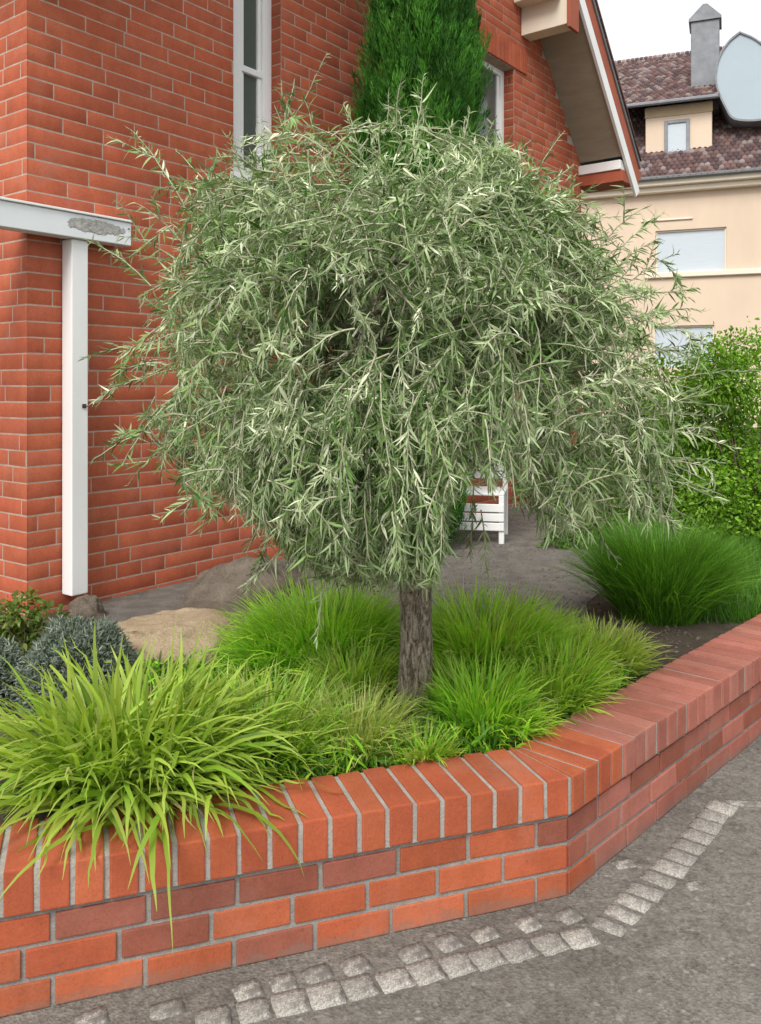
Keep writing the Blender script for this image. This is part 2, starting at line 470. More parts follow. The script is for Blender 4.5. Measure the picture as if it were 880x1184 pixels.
for side, length in (('L', LEN_L), ('R', LEN_R)):
    for bmx, d0, d1, z0, z1 in ((bm_m, .006, .225, -.05, .243), (bm_k, -.0065, DEPTH - .006, .2425, WALL_H - .006)):
        poly = [wp(side, -.2, d0), wp(side, length, d0), wp(side, length, d1), wp(side, -.2, d1)]
        if side == 'L': poly = poly[::-1]
        poly = mitre(poly, side)
        if bmx is bm_m:                    # a fine grid so that the trowelled joints can be uneven
            prism(bmx, poly, 'z', z0, z1)
        else: prism(bmx, poly, 'z', z0, z1)
bm_obj('mortar_bed', bm_m, M['wall_mortar'], gw); bm_obj('coping_mortar', bm_k, mortar_mat('pale coping mortar', (.44, .415, .375)), gw)

# ------------------------------------------------------------------ granite setts in the asphalt
def sett_mesh(sx, sy, seed, mat):
    rnd = random.Random(seed); bm = bmesh.new(); nx, ny = 5, 5
    grid = []
    for j in range(ny):
        row = []
        for i in range(nx):
            u, v = i / (nx - 1) * 2 - 1, j / (ny - 1) * 2 - 1
            rr = max(abs(u), abs(v)) > .99
            k = 1 + (rnd.uniform(-.05, .03) if rr else 0)
            if abs(u) > .99 and abs(v) > .99: k *= rnd.uniform(.92, 1.0)
            z = .0055 - (.0028 if rr else 0) + rnd.uniform(-.0012, .0015)
            row.append(bm.verts.new((u * sx / 2 * k, v * sy / 2 * k, z)))
        grid.append(row)
    for j in range(ny - 1):
        for i in range(nx - 1): bm.faces.new([grid[j][i], grid[j][i + 1], grid[j + 1][i + 1], grid[j + 1][i]])
    ring = grid[0][:] + [grid[j][-1] for j in range(1, ny)] + grid[-1][-2::-1] + [grid[j][0] for j in range(ny - 2, 0, -1)]
    low = [bm.verts.new((v.co.x * 1.04, v.co.y * 1.04, -.05)) for v in ring]
    for i in range(len(ring)):
        k = (i + 1) % len(ring); bm.faces.new([ring[i], low[i], low[k], ring[k]])
    bm.faces.new(low[::-1])
    me = bpy.data.meshes.new('granite_sett'); bmesh.ops.recalc_face_normals(bm, faces=bm.faces); bm.to_mesh(me); bm.free()
    me.polygons.foreach_set('use_smooth', [True] * len(me.polygons))
    me.materials.append(M[mat])
    return me
NUM = ['first', 'second', 'third', 'fourth', 'fifth', 'sixth', 'seventh', 'eighth', 'ninth', 'tenth', 'eleventh', 'twelfth', 'thirteenth', 'fourteenth', 'fifteenth']
front_l = [(671, 1085), (636, 1091), (598, 1099), (564, 1108), (529, 1116), (492, 1124), (457, 1133), (416, 1142), (377, 1151), (336, 1160), (294, 1169), (246, 1179)]
front_r = [(705, 1072), (719, 1058), (732, 1044), (746, 1031), (762, 1017), (775, 1004), (786, 991), (797, 979), (807, 967), (816, 955), (825, 944), (834, 934)]
back = [(658, 1059), (611, 1068), (561, 1080), (519, 1090), (479, 1102), (411, 1116), (367, 1126), (328, 1137), (286, 1145), (193, 1167), (106, 1178)]
def sett(pt, ang, sx, sy, sink, label, grp, seed, mat='granite'):
    o = bpy.data.objects.new('granite_sett', sett_mesh(sx, sy, seed, mat)); C.objects.link(o)
    p = gpx(*pt); o.location = (p[0], p[1], -sink); o.rotation_euler = (random.uniform(-.02, .02), random.uniform(-.02, .02), ang + random.uniform(-.09, .09))
    tag(o, label, 'paving stone', grp)
AL, AR = math.atan2(DL[1], DL[0]), math.atan2(DR[1], DR[0])
for i, p in enumerate(front_l):
    sett(p, AL + .05, .082 * random.uniform(.94, 1.08), .082 * random.uniform(.92, 1.06), 0.0,
         NUM[i] + ' granite sett left of the kerb line bend, in the outer row along the wall', 'granite setts in the outer row', 100 + i)
for i, p in enumerate(front_r):
    sett(p, AR + .07, .056 * random.uniform(.94, 1.1) * (1 + .05 * i), .098 * random.uniform(.9, 1.05), 0.0,
         NUM[i] + ' granite sett up from the kerb line bend, in the row climbing to the right', 'granite setts in the outer row', 200 + i)
for i, p in enumerate(back):
    sett(p, AL + .1, .078 * random.uniform(.85, 1.1), .068 * random.uniform(.85, 1.05), .0012,
         NUM[i] + ' half buried granite sett left of the wall bend, in the broken inner row', 'half buried granite setts of the inner row', 300 + i, 'granite_worn')
for i, (p, lab) in enumerate([((802, 1024), 'lone granite chip showing through the asphalt outside the right kerb row'),
                              ((859, 929), 'long pale stone set crosswise at the far end of the right kerb row'),
                              ((722, 999), 'worn stone almost buried between the bend of the wall and the kerb row')]):
    sett(p, AL - .5 if i == 1 else AL, (.055, .16, .07)[i], (.04, .045, .05)[i], (.002, .001, .002)[i], lab, None, 400 + i, 'granite_worn')

# ------------------------------------------------------------------ brick house
HZ = .29
house = empty('brick_house', (-1.8, 4.4, 0), math.atan2(.796, .605), 'red brick house with white window frames and a steep gable roof', 'house')
HB = [(.47, .122, .062), (.455, .115, .058), (.48, .13, .066), (.44, .111, .057), (.465, .125, .069)]
def roofline(t): return 3.96 + 1.1 * min(6.71 - t, t + .0) if t < 3.355 else 3.96 + 1.1 * (6.71 - t)
T_END = 6.71
WIN1 = (1.42, 1.86, 2.86, 4.35)
WIN2 = (4.42, 5.14, 3.30, 4.60)
holes = [WIN1, WIN2]
def brick_face(x0, x1, z0, z1, holes, top=None, course=.083, joint=.0078, flip=False):
    V, Q, K = [], [], []
    row = 0; z = z0
    while z < z1 - .01:
        zt = min(z + course - joint, z1)
        x = x0 - random.uniform(0, .2)
        while x < x1:
            ln = random.choice((.24, .30, .36, .48, .42, .16))
            a, b = max(x, x0), min(x + ln, x1)
            segs = [(a, b)] if b - a > .015 else []
            for hx0, hx1, hz0, hz1 in holes:
                if zt > hz0 + .02 and z < hz1 - .02:
                    ns = []
                    for p, q in segs:
                        if q <= hx0 or p >= hx1: ns.append((p, q)); continue
                        if p < hx0 - .02: ns.append((p, hx0))
                        if q > hx1 + .02: ns.append((hx1, q))
                    segs = ns
            if top is not None: segs = [(p, q) for p, q in segs if z < top((p + q) / 2)]
            for p, q in segs:
                i = len(V); e = .0025; d = .0013
                j = lambda: random.uniform(-.0016, .0016)
                za, zb, zc, zd = z + j(), z + j(), zt + j(), zt + j()
                V += [(p, 0, za), (q, 0, zb), (q, 0, zc), (p, 0, zd),
                      (p + e, -d, za + e), (q - e, -d, zb + e), (q - e, -d, zc - e), (p + e, -d, zd - e)]
                Q += [(i + 4, i + 5, i + 6, i + 7), (i, i + 1, i + 5, i + 4), (i + 1, i + 2, i + 6, i + 5), (i + 2, i + 3, i + 7, i + 6), (i + 3, i, i + 4, i + 7)]
                c = np.array(random.choice(HB)) * random.uniform(.93, 1.06)
                K += [c] * 8
            x += ln + joint
        z += course; row += 1
    return np.array(V), np.array(Q), np.array(K)
# wall core with window openings: strips of mortar coloured masonry, 0.3 m thick
bm = bmesh.new()
def core(x0, x1, z0, z1): add_box(bm, x0, x1, 0, .3, z0, z1)
core(0, WIN1[0], HZ - .2, 4.2); core(WIN1[1], WIN2[0], HZ - .2, 4.6); core(WIN2[1], T_END, HZ - .2, 3.9)
core(WIN1[0], WIN1[1], HZ - .2, WIN1[2]); core(WIN2[0], WIN2[1], HZ - .2, WIN2[2])
# gable triangle above the strips, leaving the openings free
prism(bm, [(0, 4.2), (WIN1[0], 4.2), (WIN1[0], 5.45), (.25, 4.22)], 'y', .001, .299)
prism(bm, [(WIN1[0], WIN1[3]), (WIN1[1], WIN1[3]), (WIN1[1], 5.95), (WIN1[0], 5.45)], 'y', .001, .299)
prism(bm, [(WIN1[1], 4.6), (WIN2[0], 4.6), (WIN2[0], 6.40), (3.355, 7.6), (WIN1[1], 5.95)], 'y', .001, .299)
prism(bm, [(WIN2[0], WIN2[3]), (WIN2[1], WIN2[3]), (WIN2[1], 5.65), (WIN2[0], 6.40)], 'y', .001, .299)
prism(bm, [(WIN2[1], 3.9), (T_END, 3.9), (T_END, 3.95), (WIN2[1], 5.65)], 'y', .001, .299)
# the left side wall and the far walls of the house
add_box(bm, .001, .3, .3, 8, HZ - .2, 4.2); add_box(bm, T_END - .3, T_END - .001, .3, 8, HZ - .2, 3.9); add_box(bm, .3, T_END - .3, 7.7, 7.999, HZ - .2, 4.2)
bm_obj('wall', bm, M['house_mortar'], house)
V, Q, K = brick_face(0.003, T_END, HZ - .12, 7.5, holes, top=lambda t: roofline(t) - .0)
front = link('brick_facing', quads_mesh('brick_facing', V, Q, K, False), M['house_brick'], house)
V, Q, K = brick_face(0.0, 7.997, HZ - .12, 4.1, [])
V2 = np.stack([V[:, 1], 8.0 - V[:, 0] - .1 + .1, V[:, 2]], 1)       # the left side face looks along -x
V2[:, 1] = 7.997 - V[:, 0] - .003
link('side_brick_facing', quads_mesh('side_brick_facing', V2, Q, K, False), M['house_brick'], house)
# brick reveals of the two windows (right jambs) in the same brick, recess shade darkened into its colour
for (a, b, z0, z1) in holes:
    V, Q, K = brick_face(0.006, .15, z0, z1, [])
    Vr = np.stack([b - .0005 + V[:, 1], V[:, 0], V[:, 2]], 1)
    link('window_reveal', quads_mesh('window_reveal', Vr, Q, K * .9, False), M['house_brick'], house)
# upright bricks over the right window
bm = bmesh.new(); lay = bm.verts.layers.float_color.new('col')
x = WIN2[0] - .12
while x < WIN2[1] + .2:
    before = set(bm.verts); add_box(bm, x, x + .066, -.02, .05, WIN2[3] + .005, WIN2[3] + .235, .004)
    c = np.array(random.choice(HB)) * random.uniform(.85, 1.05)
    for v in bm.verts:
        if v not in before: v[lay] = (*c, 1)
    x += .078
bm_obj('brick_lintel', bm, M['house_brick'], house)
# windows
def casement(a, b, z0, z1, setback, bars, fw=.055, fl=None, sw=.045):
    bm = bmesh.new(); y0, y1 = setback - .03, setback + .03; fl = fl or fw
    add_box(bm, a, a + fl, y0, y1, z0, z1, .004); add_box(bm, b - fw, b, y0, y1, z0, z1, .004)
    add_box(bm, a + fl, b - fw, y0 + .001, y1, z1 - fw, z1 - .002, .004); add_box(bm, a + fl, b - fw, y0 + .001, y1, z0 + .002, z0 + fw, .004)
    f = bm_obj('window', bm, M['white_paint'], house)
    bm = bmesh.new()
    n = len(bars)
    for zz in bars: add_box(bm, a + fl, b - fw, y0 + .006, y1 - .004, zz - .022, zz + .022, .004)
    bm_obj('glazing_bar', bm, M['white_paint'], f)
    # inner sash
    bm = bmesh.new(); s = sw; ya, yb = setback - .012, setback + .026
    add_box(bm, a + fl, a + fl + s, ya, yb, z0 + fw, z1 - fw, .003); add_box(bm, b - fw - s, b - fw, ya, yb, z0 + fw, z1 - fw, .003)
    bm_obj('sash', bm, M['white_paint'], f)
    box_obj('pane', (a + fl, b - fw, setback + .005, setback + .012, z0 + fw, z1 - fw), M['glass'], f, 0)
    bm = bmesh.new(); add_box(bm, a - .03, b + .03, -.03, setback, z0 - .06, z0 - .001, .005)
    bm_obj('sill', bm, M['white_paint'], f)
    # dark panel put in for the shade of the room behind the glass
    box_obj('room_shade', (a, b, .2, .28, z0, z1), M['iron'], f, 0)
    return f
casement(WIN1[0], WIN1[1], WIN1[2], WIN1[3], .12, [3.60], .085, .165, .03)
casement(WIN2[0], WIN2[1], WIN2[2], WIN2[3], .14, [], .06)

# roof: two steep slabs, soffit, white barge board, terracotta verge and bracket
def slope_quad(t0, t1, o0, o1, d0, d1):
    """a board that follows the right-hand rake: t along the wall, o out from it, d measured square to the slope (up)"""
    L = math.hypot(1, 1.1); nx, nz = 1.1 / L, 1 / L
    f = lambda t, d: (t + nx * d, 3.96 + 1.1 * (6.71 - t) + nz * d)
    P = [f(t0, d0), f(t1, d0), f(t1, d1), f(t0, d1)]
    return P
def rake(name, t0, t1, o0, o1, d0, d1, mat, mirror=True, bev=0):
    bm = bmesh.new(); P = slope_quad(t0, t1, o0, o1, d0, d1)
    prism(bm, P, 'y', -o1, -o0, bev)
    if mirror:
        prism(bm, [(6.71 - a, b) for a, b in P][::-1], 'y', -o1, -o0, bev)
    return bm_obj(name, bm, mat, house)
rake('soffit', 3.36, 6.68, -.2, .498, 0.0, .03, M['soffit'])
rake('barge_board', 3.36, 7.02, .5, .53, -.03, .095, M['white_paint'])
rake('verge_board', 3.36, 6.96, .5, .528, .097, .25, M['terracotta'])
rake('roof', 3.36, 6.9, -8.2, .545, .252, .29, M['gutter'])
# tile courses showing along the verge
bm = bmesh.new(); lay = bm.verts.layers.float_color.new('col')
L = math.hypot(1, 1.1); t = 3.4
while t < 6.75:
    for mir in (0,):
        for k in range(2 if t > 4.5 else 1):
            o0 = .56 - k * .3
            P = slope_quad(t, t + .2, 0, 0, .294 + .012, .32)
            P[0] = (P[0][0] - .0, P[0][1] - .016)
            if mir: P = [(6.71 - a, b) for a, b in P][::-1]
            before = set(bm.verts); prism(bm, P, 'y', -o0, -o0 + .29, .004)
            c = np.array((.15, .075, .055)) * random.uniform(.6, 1.3)
            for v in bm.verts:
                if v not in before: v[lay] = (*c, 1)
    t += .155
bm_obj('verge_tiles', bm, M['tiles'], house)
# boxed bracket under the rake and the boxed eave end
bm = bmesh.new(); add_box(bm, 5.28, 5.46, -.50, -.005, 4.97, 5.36, .004); br = bm_obj('eave_bracket', bm, M['cream_trim'], house)
bm = bmesh.new(); add_box(bm, 5.262, 5.47, -.535, -.502, 4.93, 5.40, .004); bm_obj('end_board', bm, M['terracotta'], br)
bm = bmesh.new(); add_box(bm, 5.12, 5.36, -.44, -.005, 5.24, 5.50, .006); add_box(bm, 5.10, 5.12, -.40, -.01, 5.30, 5.5, .004); bm_obj('upper_moulding', bm, M['cream_trim'], br)
bm = bmesh.new(); add_box(bm, 6.66, 7.02, -.50, .05, 3.72, 3.845, .005); er = bm_obj('eave_return', bm, M['terracotta'], house)
bm = bmesh.new(); add_box(bm, 6.64, 6.98, -.485, .05, 3.847, 3.95, .005); bm_obj('white_fillet', bm, M['white_paint'], er)
# white beam and post at the left corner
bm = bmesh.new(); add_box(bm, -1.6, .542, -.13, -.045, 2.262, 2.388, .004)
bmo = bm_obj('canopy_beam', bm, M['beam'], house)
bm = bmesh.new(); add_box(bm, -1.6, .546, -.142, -.043, 2.390, 2.402, .002); bm_obj('flashing', bm, M['white_paint'], bmo)
bm = bmesh.new(); add_box(bm, -1.6, .538, -.045, .02, 2.28, 2.38); bm_obj('beam_packing', bm, M['white_paint'], bmo)
bm = bmesh.new(); add_box(bm, .518, .526, -.137, -.128, 2.35, 2.358); bm_obj('screw_head', bm, M['zinc'], bmo)
bm = bmesh.new(); add_box(bm, .193, .29, -.10, -.010, .40, 2.260, .006, 2); po = bm_obj('canopy_post', bm, M['white_paint'], house)
bm = bmesh.new(); add_box(bm, .262, .268, -.13, -.097, 1.385, 1.391); add_box(bm, .254, .276, -.105, -.098, 1.378, 1.40); bm_obj('hook', bm, M['iron'], po)

# ------------------------------------------------------------------ neighbour's cream house
nb = empty('cream_house', (8.5, 25, 0), math.atan2(-.3714, .9284), 'cream rendered house with brown tiled roof behind the shrubs', 'house')
def fs(x):                    # pixel column -> metres along its facade
    k = (x - 440) / 1000; return (25 * k - 8.5) / (.9284 + .3714 * k)
def fz(x, y, back=0):         # pixel -> height on a plane `back` metres behind the facade
    s = fs(x); Y = 25 - .3714 * s + .9284 * back; return EYE + (445 - y) / 1000 * Y
EAVE = 7.41
S0, S1 = -9.0, 9.0
w1 = (fs(758), fs(840), fz(840, 312), fz(840, 262)); w2 = (fs(755), fs(826), fz(800, 412) - .3, fz(800, 376))
w3 = (w1[0] + 4.2, w1[1] + 4.2, w1[2], w1[3]); w4 = (w2[0] + 4.2, w2[1] + 4.2, w2[2], w2[3])
wins = [w1, w2, w3, w4]
bm = bmesh.new()
cols = sorted({S0, S1, *[v for q in wins for v in q[:2]]})
for a, b in zip(cols[:-1], cols[1:]):
    hs_ = sorted([(q[2], q[3]) for q in wins if q[0] < (a + b) / 2 < q[1]]); z = .2
    for h0, h1 in hs_: add_box(bm, a, b, 0, .35, z, h0); z = h1
    add_box(bm, a, b, 0, .35, z, EAVE)
add_box(bm, S0, S0 + .3, .35, 10, .2, EAVE); add_box(bm, S1 - .3, S1, .35, 10, .2, EAVE); add_box(bm, S0, S1, 10, 10.3, .2, EAVE)
bmesh.ops.remove_doubles(bm, verts=bm.verts, dist=1e-4)
bm_obj('wall', bm, M['cream'], nb)
for q in wins:
    bm = bmesh.new(); add_box(bm, q[0] - .02, q[1] + .02, .10, .14, q[2], q[3], .004)
    sh = bm_obj('window', bm, M['shutter'], nb)
    bm = bmesh.new()
    for a, b, c_, d_ in ((q[0], q[0] + .05, q[2], q[3]), (q[1] - .05, q[1], q[2], q[3]), (q[0] + .05, q[1] - .05, q[3] - .05, q[3])):
        add_box(bm, a, b, .06, .10, c_, d_, .004)
    bm_obj('frame', bm, M['cream_trim'], sh)
bm = bmesh.new(); add_box(bm, w1[0] - .3, S1, -.10, -.002, w1[2] - .16, w1[2] - .0, .02); bm_obj('sill_band', bm, M['cream_trim'], nb)
bm = bmesh.new(); add_box(bm, w1[0] - .4, w1[1] - .9, -.05, -.002, w1[3] + .28, w1[3] + .33, .01); bm_obj('hood_mould', bm, M['cream_trim'], nb)
bm = bmesh.new(); add_box(bm, S0 - .2, S1 + .2, -.42, -.002, EAVE - .2, EAVE - .02, .02); add_box(bm, S0 - .2, S1 + .2, -.25, -.002, EAVE - .36, EAVE - .202, .02)
bm_obj('cornice', bm, M['cream_trim'], nb)
bm = bmesh.new(); add_box(bm, S0 - .3, S1 + .3, -.56, -.43, EAVE - .06, EAVE + .05, .03); bm_obj('gutter', bm, M['gutter'], nb)
def tiled(name, parent, s0, s1, y0, z0, y1, z1, tw=.15, th=.2):
    """rows of separate slightly uneven tiles lying on a pitched slab, eave edge (y0,z0) to top edge (y1,z1)"""
    L = math.hypot(y1 - y0, z1 - z0); uy, uz = (y1 - y0) / L, (z1 - z0) / L; ny, nz = -uz, uy
    V, Q, K = [], [], []
    rows = int(L / th) + 1; colsn = int((s1 - s0) / tw) + 1
    for r in range(rows):
        for c in range(colsn):
            a = s0 + c * tw + (tw / 2 if r % 2 else 0) - tw * .5; b = a + tw * .94
            a = max(a, s0); b = min(b, s1)
            if b - a < .03: continue
            u0 = r * th - .03; u1 = min(u0 + th * 1.12, L); m = (a + b) / 2
            lift = .035 + random.uniform(-.006, .014)
            i = len(V)
            for (x_, u_, h_) in ((a, u0, lift - .02), (m, u0 - .02, lift + .015), (b, u0, lift - .02), (b, u1, .004), (m, u1, .022), (a, u1, .004),
                                 (a, u0, -.01), (m, u0 - .02, -.01), (b, u0, -.01)):
                V.append((x_, y0 + uy * u_ + ny * h_, z0 + uz * u_ + nz * h_))
            Q += [(i, i + 1, i + 4, i + 5), (i + 1, i + 2, i + 3, i + 4), (i + 6, i + 7, i + 1, i), (i + 7, i + 8, i + 2, i + 1)]
            k = np.array(random.choice([(.10, .058, .055), (.13, .07, .062), (.085, .055, .058), (.17, .105, .095), (.22, .17, .16)])) * random.uniform(.75, 1.25)
            K += [k] * 9
    o = link(name, quads_mesh(name, V, Q, K, False), M['tiles'], parent)
    return o
roof = tiled('roof', nb, S0 - .3, S1 + .3, -.5, EAVE, 5.0, EAVE + 5.5)
bm = bmesh.new(); prism(bm, [(-.45, EAVE - .02), (5.0, EAVE + 5.43), (10.8, EAVE - .3), (10.3, EAVE - .3)], 'x', S0 - .28, S1 + .28)
bm_obj('roof_deck', bm, M['gutter'], nb)
# wide dormer with its own shallow tiled roof
d0, d1 = fs(745), fs(823)
DB = .45
dz0 = EAVE + .3; dz1 = fz(780, 121, DB)
dm = box_obj('dormer', (d0, d1, DB, 4.2, dz0, dz1), M['cream'], nb, .01)
tiled('dormer_roof', dm, fs(690), fs(832), DB - .35, dz1 + .02, 4.95, EAVE + 5.35)
bm = bmesh.new(); prism(bm, [(DB - .3, dz1 - .02), (DB - .3, dz1), (4.9, EAVE + 5.2), (4.9, EAVE + 4.0)], 'x', fs(691), fs(831)); bm_obj('dormer_roof_deck', bm, M['gutter'], dm)
bm = bmesh.new(); add_box(bm, fs(690), fs(831), DB - .46, DB - .33, dz1 - .06, dz1 + .05, .03); bm_obj('dormer_gutter', bm, M['zinc'], dm)
bm = bmesh.new(); add_box(bm, d0 - .02, d1 + .02, DB - .03, DB - .002, dz1 - .32, dz1 - .03, .008); bm_obj('dormer_fascia', bm, plain('ochre board', (.50, .38, .24), .8, .2, 3), dm)
q = (fs(767), fs(797), fz(780, 181, DB), fz(780, 139, DB))
bm = bmesh.new()
for a, b, c_, d_ in ((q[0], q[0] + .1, q[2], q[3]), (q[1] - .1, q[1], q[2], q[3]), (q[0] + .1, q[1] - .1, q[3] - .1, q[3]), (q[0] + .1, q[1] - .1, q[2], q[2] + .07)):
    add_box(bm, a, b, DB - .06, DB - .003, c_, d_, .01)
dw = bm_obj('dormer_window', bm, M['zinc'], dm)
box_obj('pane', (q[0] + .1, q[1] - .1, DB - .02, DB - .004, q[2] + .07, q[3] - .1), M['shutter'], dw, 0)
# zinc clad chimney with a pointed cap, standing on the dormer roof
cb = 1.1; cx0, cx1 = fs(795) + .05, fs(828) + .08; czb = fz(810, 112, cb); czt = fz(810, 24, cb)
ch = box_obj('chimney', (cx0, cx1, cb, cb + .85, czb - .4, czt), M['zinc'], nb, .02)
bm = bmesh.new()
prism(bm, [(cx0 - .06, czt), (cx1 + .06, czt), (cx1 + .06, czt + .07), ((cx0 + cx1) / 2 + .06, czt + .47), ((cx0 + cx1) / 2 - .06, czt + .47), (cx0 - .06, czt + .07)], 'y', cb - .06, cb + .91)
bm_obj('cap', bm, M['zinc'], ch)
bm = bmesh.new(); prism(bm, [(cx0 - .28, czb - .02), (cx1 + .16, czb - .02), (cx1 + .03, czb + .2), (cx0 - .03, czb + .2)], 'y', cb - .12, cb + .9); bm_obj('flashing', bm, M['zinc'], ch)
# pointed rounded gable of pale cladding at the right
bk = .35
sc_ = lambda x, y: (fs(x) + .02, fz(x, y, bk))
def smooth(pts, n=5):
    P = np.array(pts, float); m = len(P); out = []
    for i in range(m):
        a, b, c, d = P[i - 1], P[i], P[(i + 1) % m], P[(i + 2) % m]
        if i == 6: d = c + (c - b) * .8
        if i == 5: d = c + (c - b) * .5
        if i == 6: a = b + (b - c) * .5
        for t in np.arange(n) / n:
            out.append(tuple(.5 * (2 * b + (c - a) * t + (2 * a - 5 * b + 4 * c - d) * t ** 2 + (3 * b - a - 3 * c + d) * t ** 3)))
    return out
left = [(850, 137), (838, 122), (829, 100), (828, 82), (833, 64), (843, 49), (855, 39)]
right = [(868, 44), (885, 56), (899, 72), (907, 90), (905, 110), (895, 126), (882, 137)]
poly = [sc_(*p) for p in smooth(left + right)]
bm = bmesh.new(); prism(bm, poly[::-1], 'y', bk, 4.0); gb = bm_obj('round_gable', bm, M['cladding'], nb)
cxm = sum(p[0] for p in poly) / len(poly); czm = sum(p[1] for p in poly) / len(poly)
big = [(cxm + (a - cxm) * 1.055, czm + (b - czm) * 1.045) for a, b in poly]
bm = bmesh.new()
A = [bm.verts.new((a, bk - .05, b)) for a, b in poly]; B = [bm.verts.new((a, bk - .05, b)) for a, b in big]
A2 = [bm.verts.new((a, bk + .1, b)) for a, b in poly]; B2 = [bm.verts.new((a, 3.9, b)) for a, b in big]
n = len(poly)
for i in range(n):
    j = (i + 1) % n
    bm.faces.new([A[i], A[j], B[j], B[i]]); bm.faces.new([A2[i], A2[j], A[j], A[i]]); bm.faces.new([B[i], B[j], B2[j], B2[i]])
bm_obj('rim', bm, M['zinc'], gb)

# ------------------------------------------------------------------ plants
def unit(v): return v / (np.linalg.norm(v, axis=-1, keepdims=True) + 1e-9)

def wall_floor(P):
    """the height a blade can rest on: coping where it lies over the wall, soil behind, road in front"""
    q = P[..., :2] - CO
    dl = q @ NL; dr = q @ NR
    inside_d = np.minimum(dl, dr)                      # > 0 behind the street face
    return np.where(inside_d > DEPTH, SOIL, np.where(inside_d > -.014, WALL_H + .004, .01))

def blades(cx, cy, n, rad, L0, L1, w, lean0, lean1, curve0, curve1, cols, tip, seg=6, zb=None, droop=1.0, seed=1, squash=1.0, az_bias=None, rest=True, bent=.0):
    rg = np.random.default_rng(seed)
    r = rad * np.sqrt(rg.random(n)); a = rg.random(n) * 2 * np.pi
    base = np.stack([cx + r * np.cos(a), cy + r * np.sin(a) * squash, np.full(n, (SOIL if zb is None else zb) - .01)], 1)
    az = a + rg.normal(0, .55, n)
    if az_bias is not None:
        k = rg.random(n) < az_bias[1]; az = np.where(k, az_bias[0] + rg.normal(0, .7, n), az)
    L = rg.uniform(L0, L1, n); phi0 = np.radians(rg.uniform(lean0, lean1, n)) * (.45 + .55 * r / rad)
    cv = np.radians(rg.uniform(curve0, curve1, n))
    d = np.stack([np.cos(az), np.sin(az), np.zeros(n)], 1)
    sd = np.stack([-np.sin(az), np.cos(az), np.zeros(n)], 1)
    P = np.zeros((n, seg + 1, 3)); P[:, 0] = base
    tw = rg.normal(0, .5, n)
    for k in range(seg):
        u = (k + .5) / seg
        ph = phi0 + cv * u ** 1.4
        kink = (rg.random(n) < bent) & (u > .5)
        ph = np.where(kink, ph + .6, ph)
        st = (d * np.sin(ph)[:, None] + np.array([0, 0, 1.]) * np.cos(ph)[:, None]) * (L / seg)[:, None]
        st += sd * (rg.normal(0, .06, n) * L / seg)[:, None]
        P[:, k + 1] = P[:, k] + st
        if rest:
            fl = wall_floor(P[:, k + 1]) + rg.random(n) * .012
            P[:, k + 1, 2] = np.maximum(P[:, k + 1, 2], fl)
    up = unit(np.cross(sd, d))
    side = unit(sd[:, None] * np.cos(tw)[:, None, None] + up[:, None] * np.sin(tw)[:, None, None])
    side = np.repeat(side, seg + 1, 1)
    u = np.linspace(0, 1, seg + 1)
    wid = w * rg.uniform(.65, 1.15, n)[:, None] * (np.minimum(1, .55 + u * 1.6) * np.clip(1.03 - u ** 2.6, .04, 1))[None] * .5
    cc = np.array(cols)[rg.integers(0, len(cols), n)] * rg.uniform(.75, 1.38, (n, 1))
    col = cc[:, None] * (1 - u[None, :, None] * .0) + (np.array(tip) - cc)[:, None] * (u[None, :, None] ** 2 * rg.uniform(.1, .8, (n, 1, 1)))
    return ribbons(P, side, wid, np.clip(col, 0, 1))

def grass_clump(name, parts, label, cat, group=None, mat='grass', loc=None):
    V, Q, K = merge(parts)
    o = link(name, quads_mesh(name, V, Q, K), M[mat])
    if loc is not None:                                   # keep the origin at the clump's base
        o.data.transform(__import__('mathutils').Matrix.Translation((-loc[0], -loc[1], -SOIL))); o.location = (loc[0], loc[1], SOIL)
    return tag(o, label, cat, group)

LIME = [(.34, .48, .055), (.27, .42, .04), (.40, .52, .09), (.20, .36, .03), (.37, .48, .07)]
MIDG = [(.27, .58, .03), (.34, .66, .045), (.20, .48, .025), (.43, .68, .06)]
YELG = [(.50, .60, .11), (.44, .57, .10), (.58, .62, .20), (.32, .48, .06)]
DEEP = [(.08, .21, .02), (.10, .26, .025), (.13, .31, .03), (.06, .17, .018)]
STRAW = [(.56, .50, .24), (.52, .52, .24), (.44, .46, .18)]
G1 = 'mounds of ornamental grass in the bed'
# broad leaved clump spilling over the coping at the left
bl = blades(-.76, 2.58, 1150, .25, .24, .48, .019, 15, 62, 30, 100, LIME, (.46, .56, .13), 8, seed=2, squash=.75, az_bias=(-.9, .35), bent=.06)
bl2 = blades(-.74, 2.55, 42, .2, .34, .48, .021, 2, 22, 0, 30, LIME, (.45, .5, .12), 7, seed=3)
bl3 = blades(-.66, 2.46, 44, .2, .34, .48, .019, 45, 70, 60, 105, LIME, (.42, .48, .12), 10, seed=4, az_bias=(-1.15, .9))
bl4 = blades(-.76, 2.58, 80, .22, .2, .4, .010, 20, 65, 20, 90, STRAW, (.5, .42, .2), 6, seed=5, bent=.2)
grass_clump('grass_clump', [bl, bl2, bl3, bl4], 'broad bladed lime green grass clump spilling over the brick coping', 'ornamental grass', G1, loc=(-.76, 2.58))
bl = blades(-.40, 2.80, 1000, .21, .19, .31, .011, 10, 55, 20, 85, LIME + MIDG, (.40, .48, .14), 6, seed=6, bent=.05)
grass_clump('grass_clump', [bl, blades(-.4, 2.8, 80, .2, .18, .3, .005, 5, 50, 10, 70, STRAW, (.5, .45, .2), 5, seed=7)],
            'loose light green grass beside the broad bladed clump, ending at the coping', 'ornamental grass', G1, loc=(-.4, 2.8))
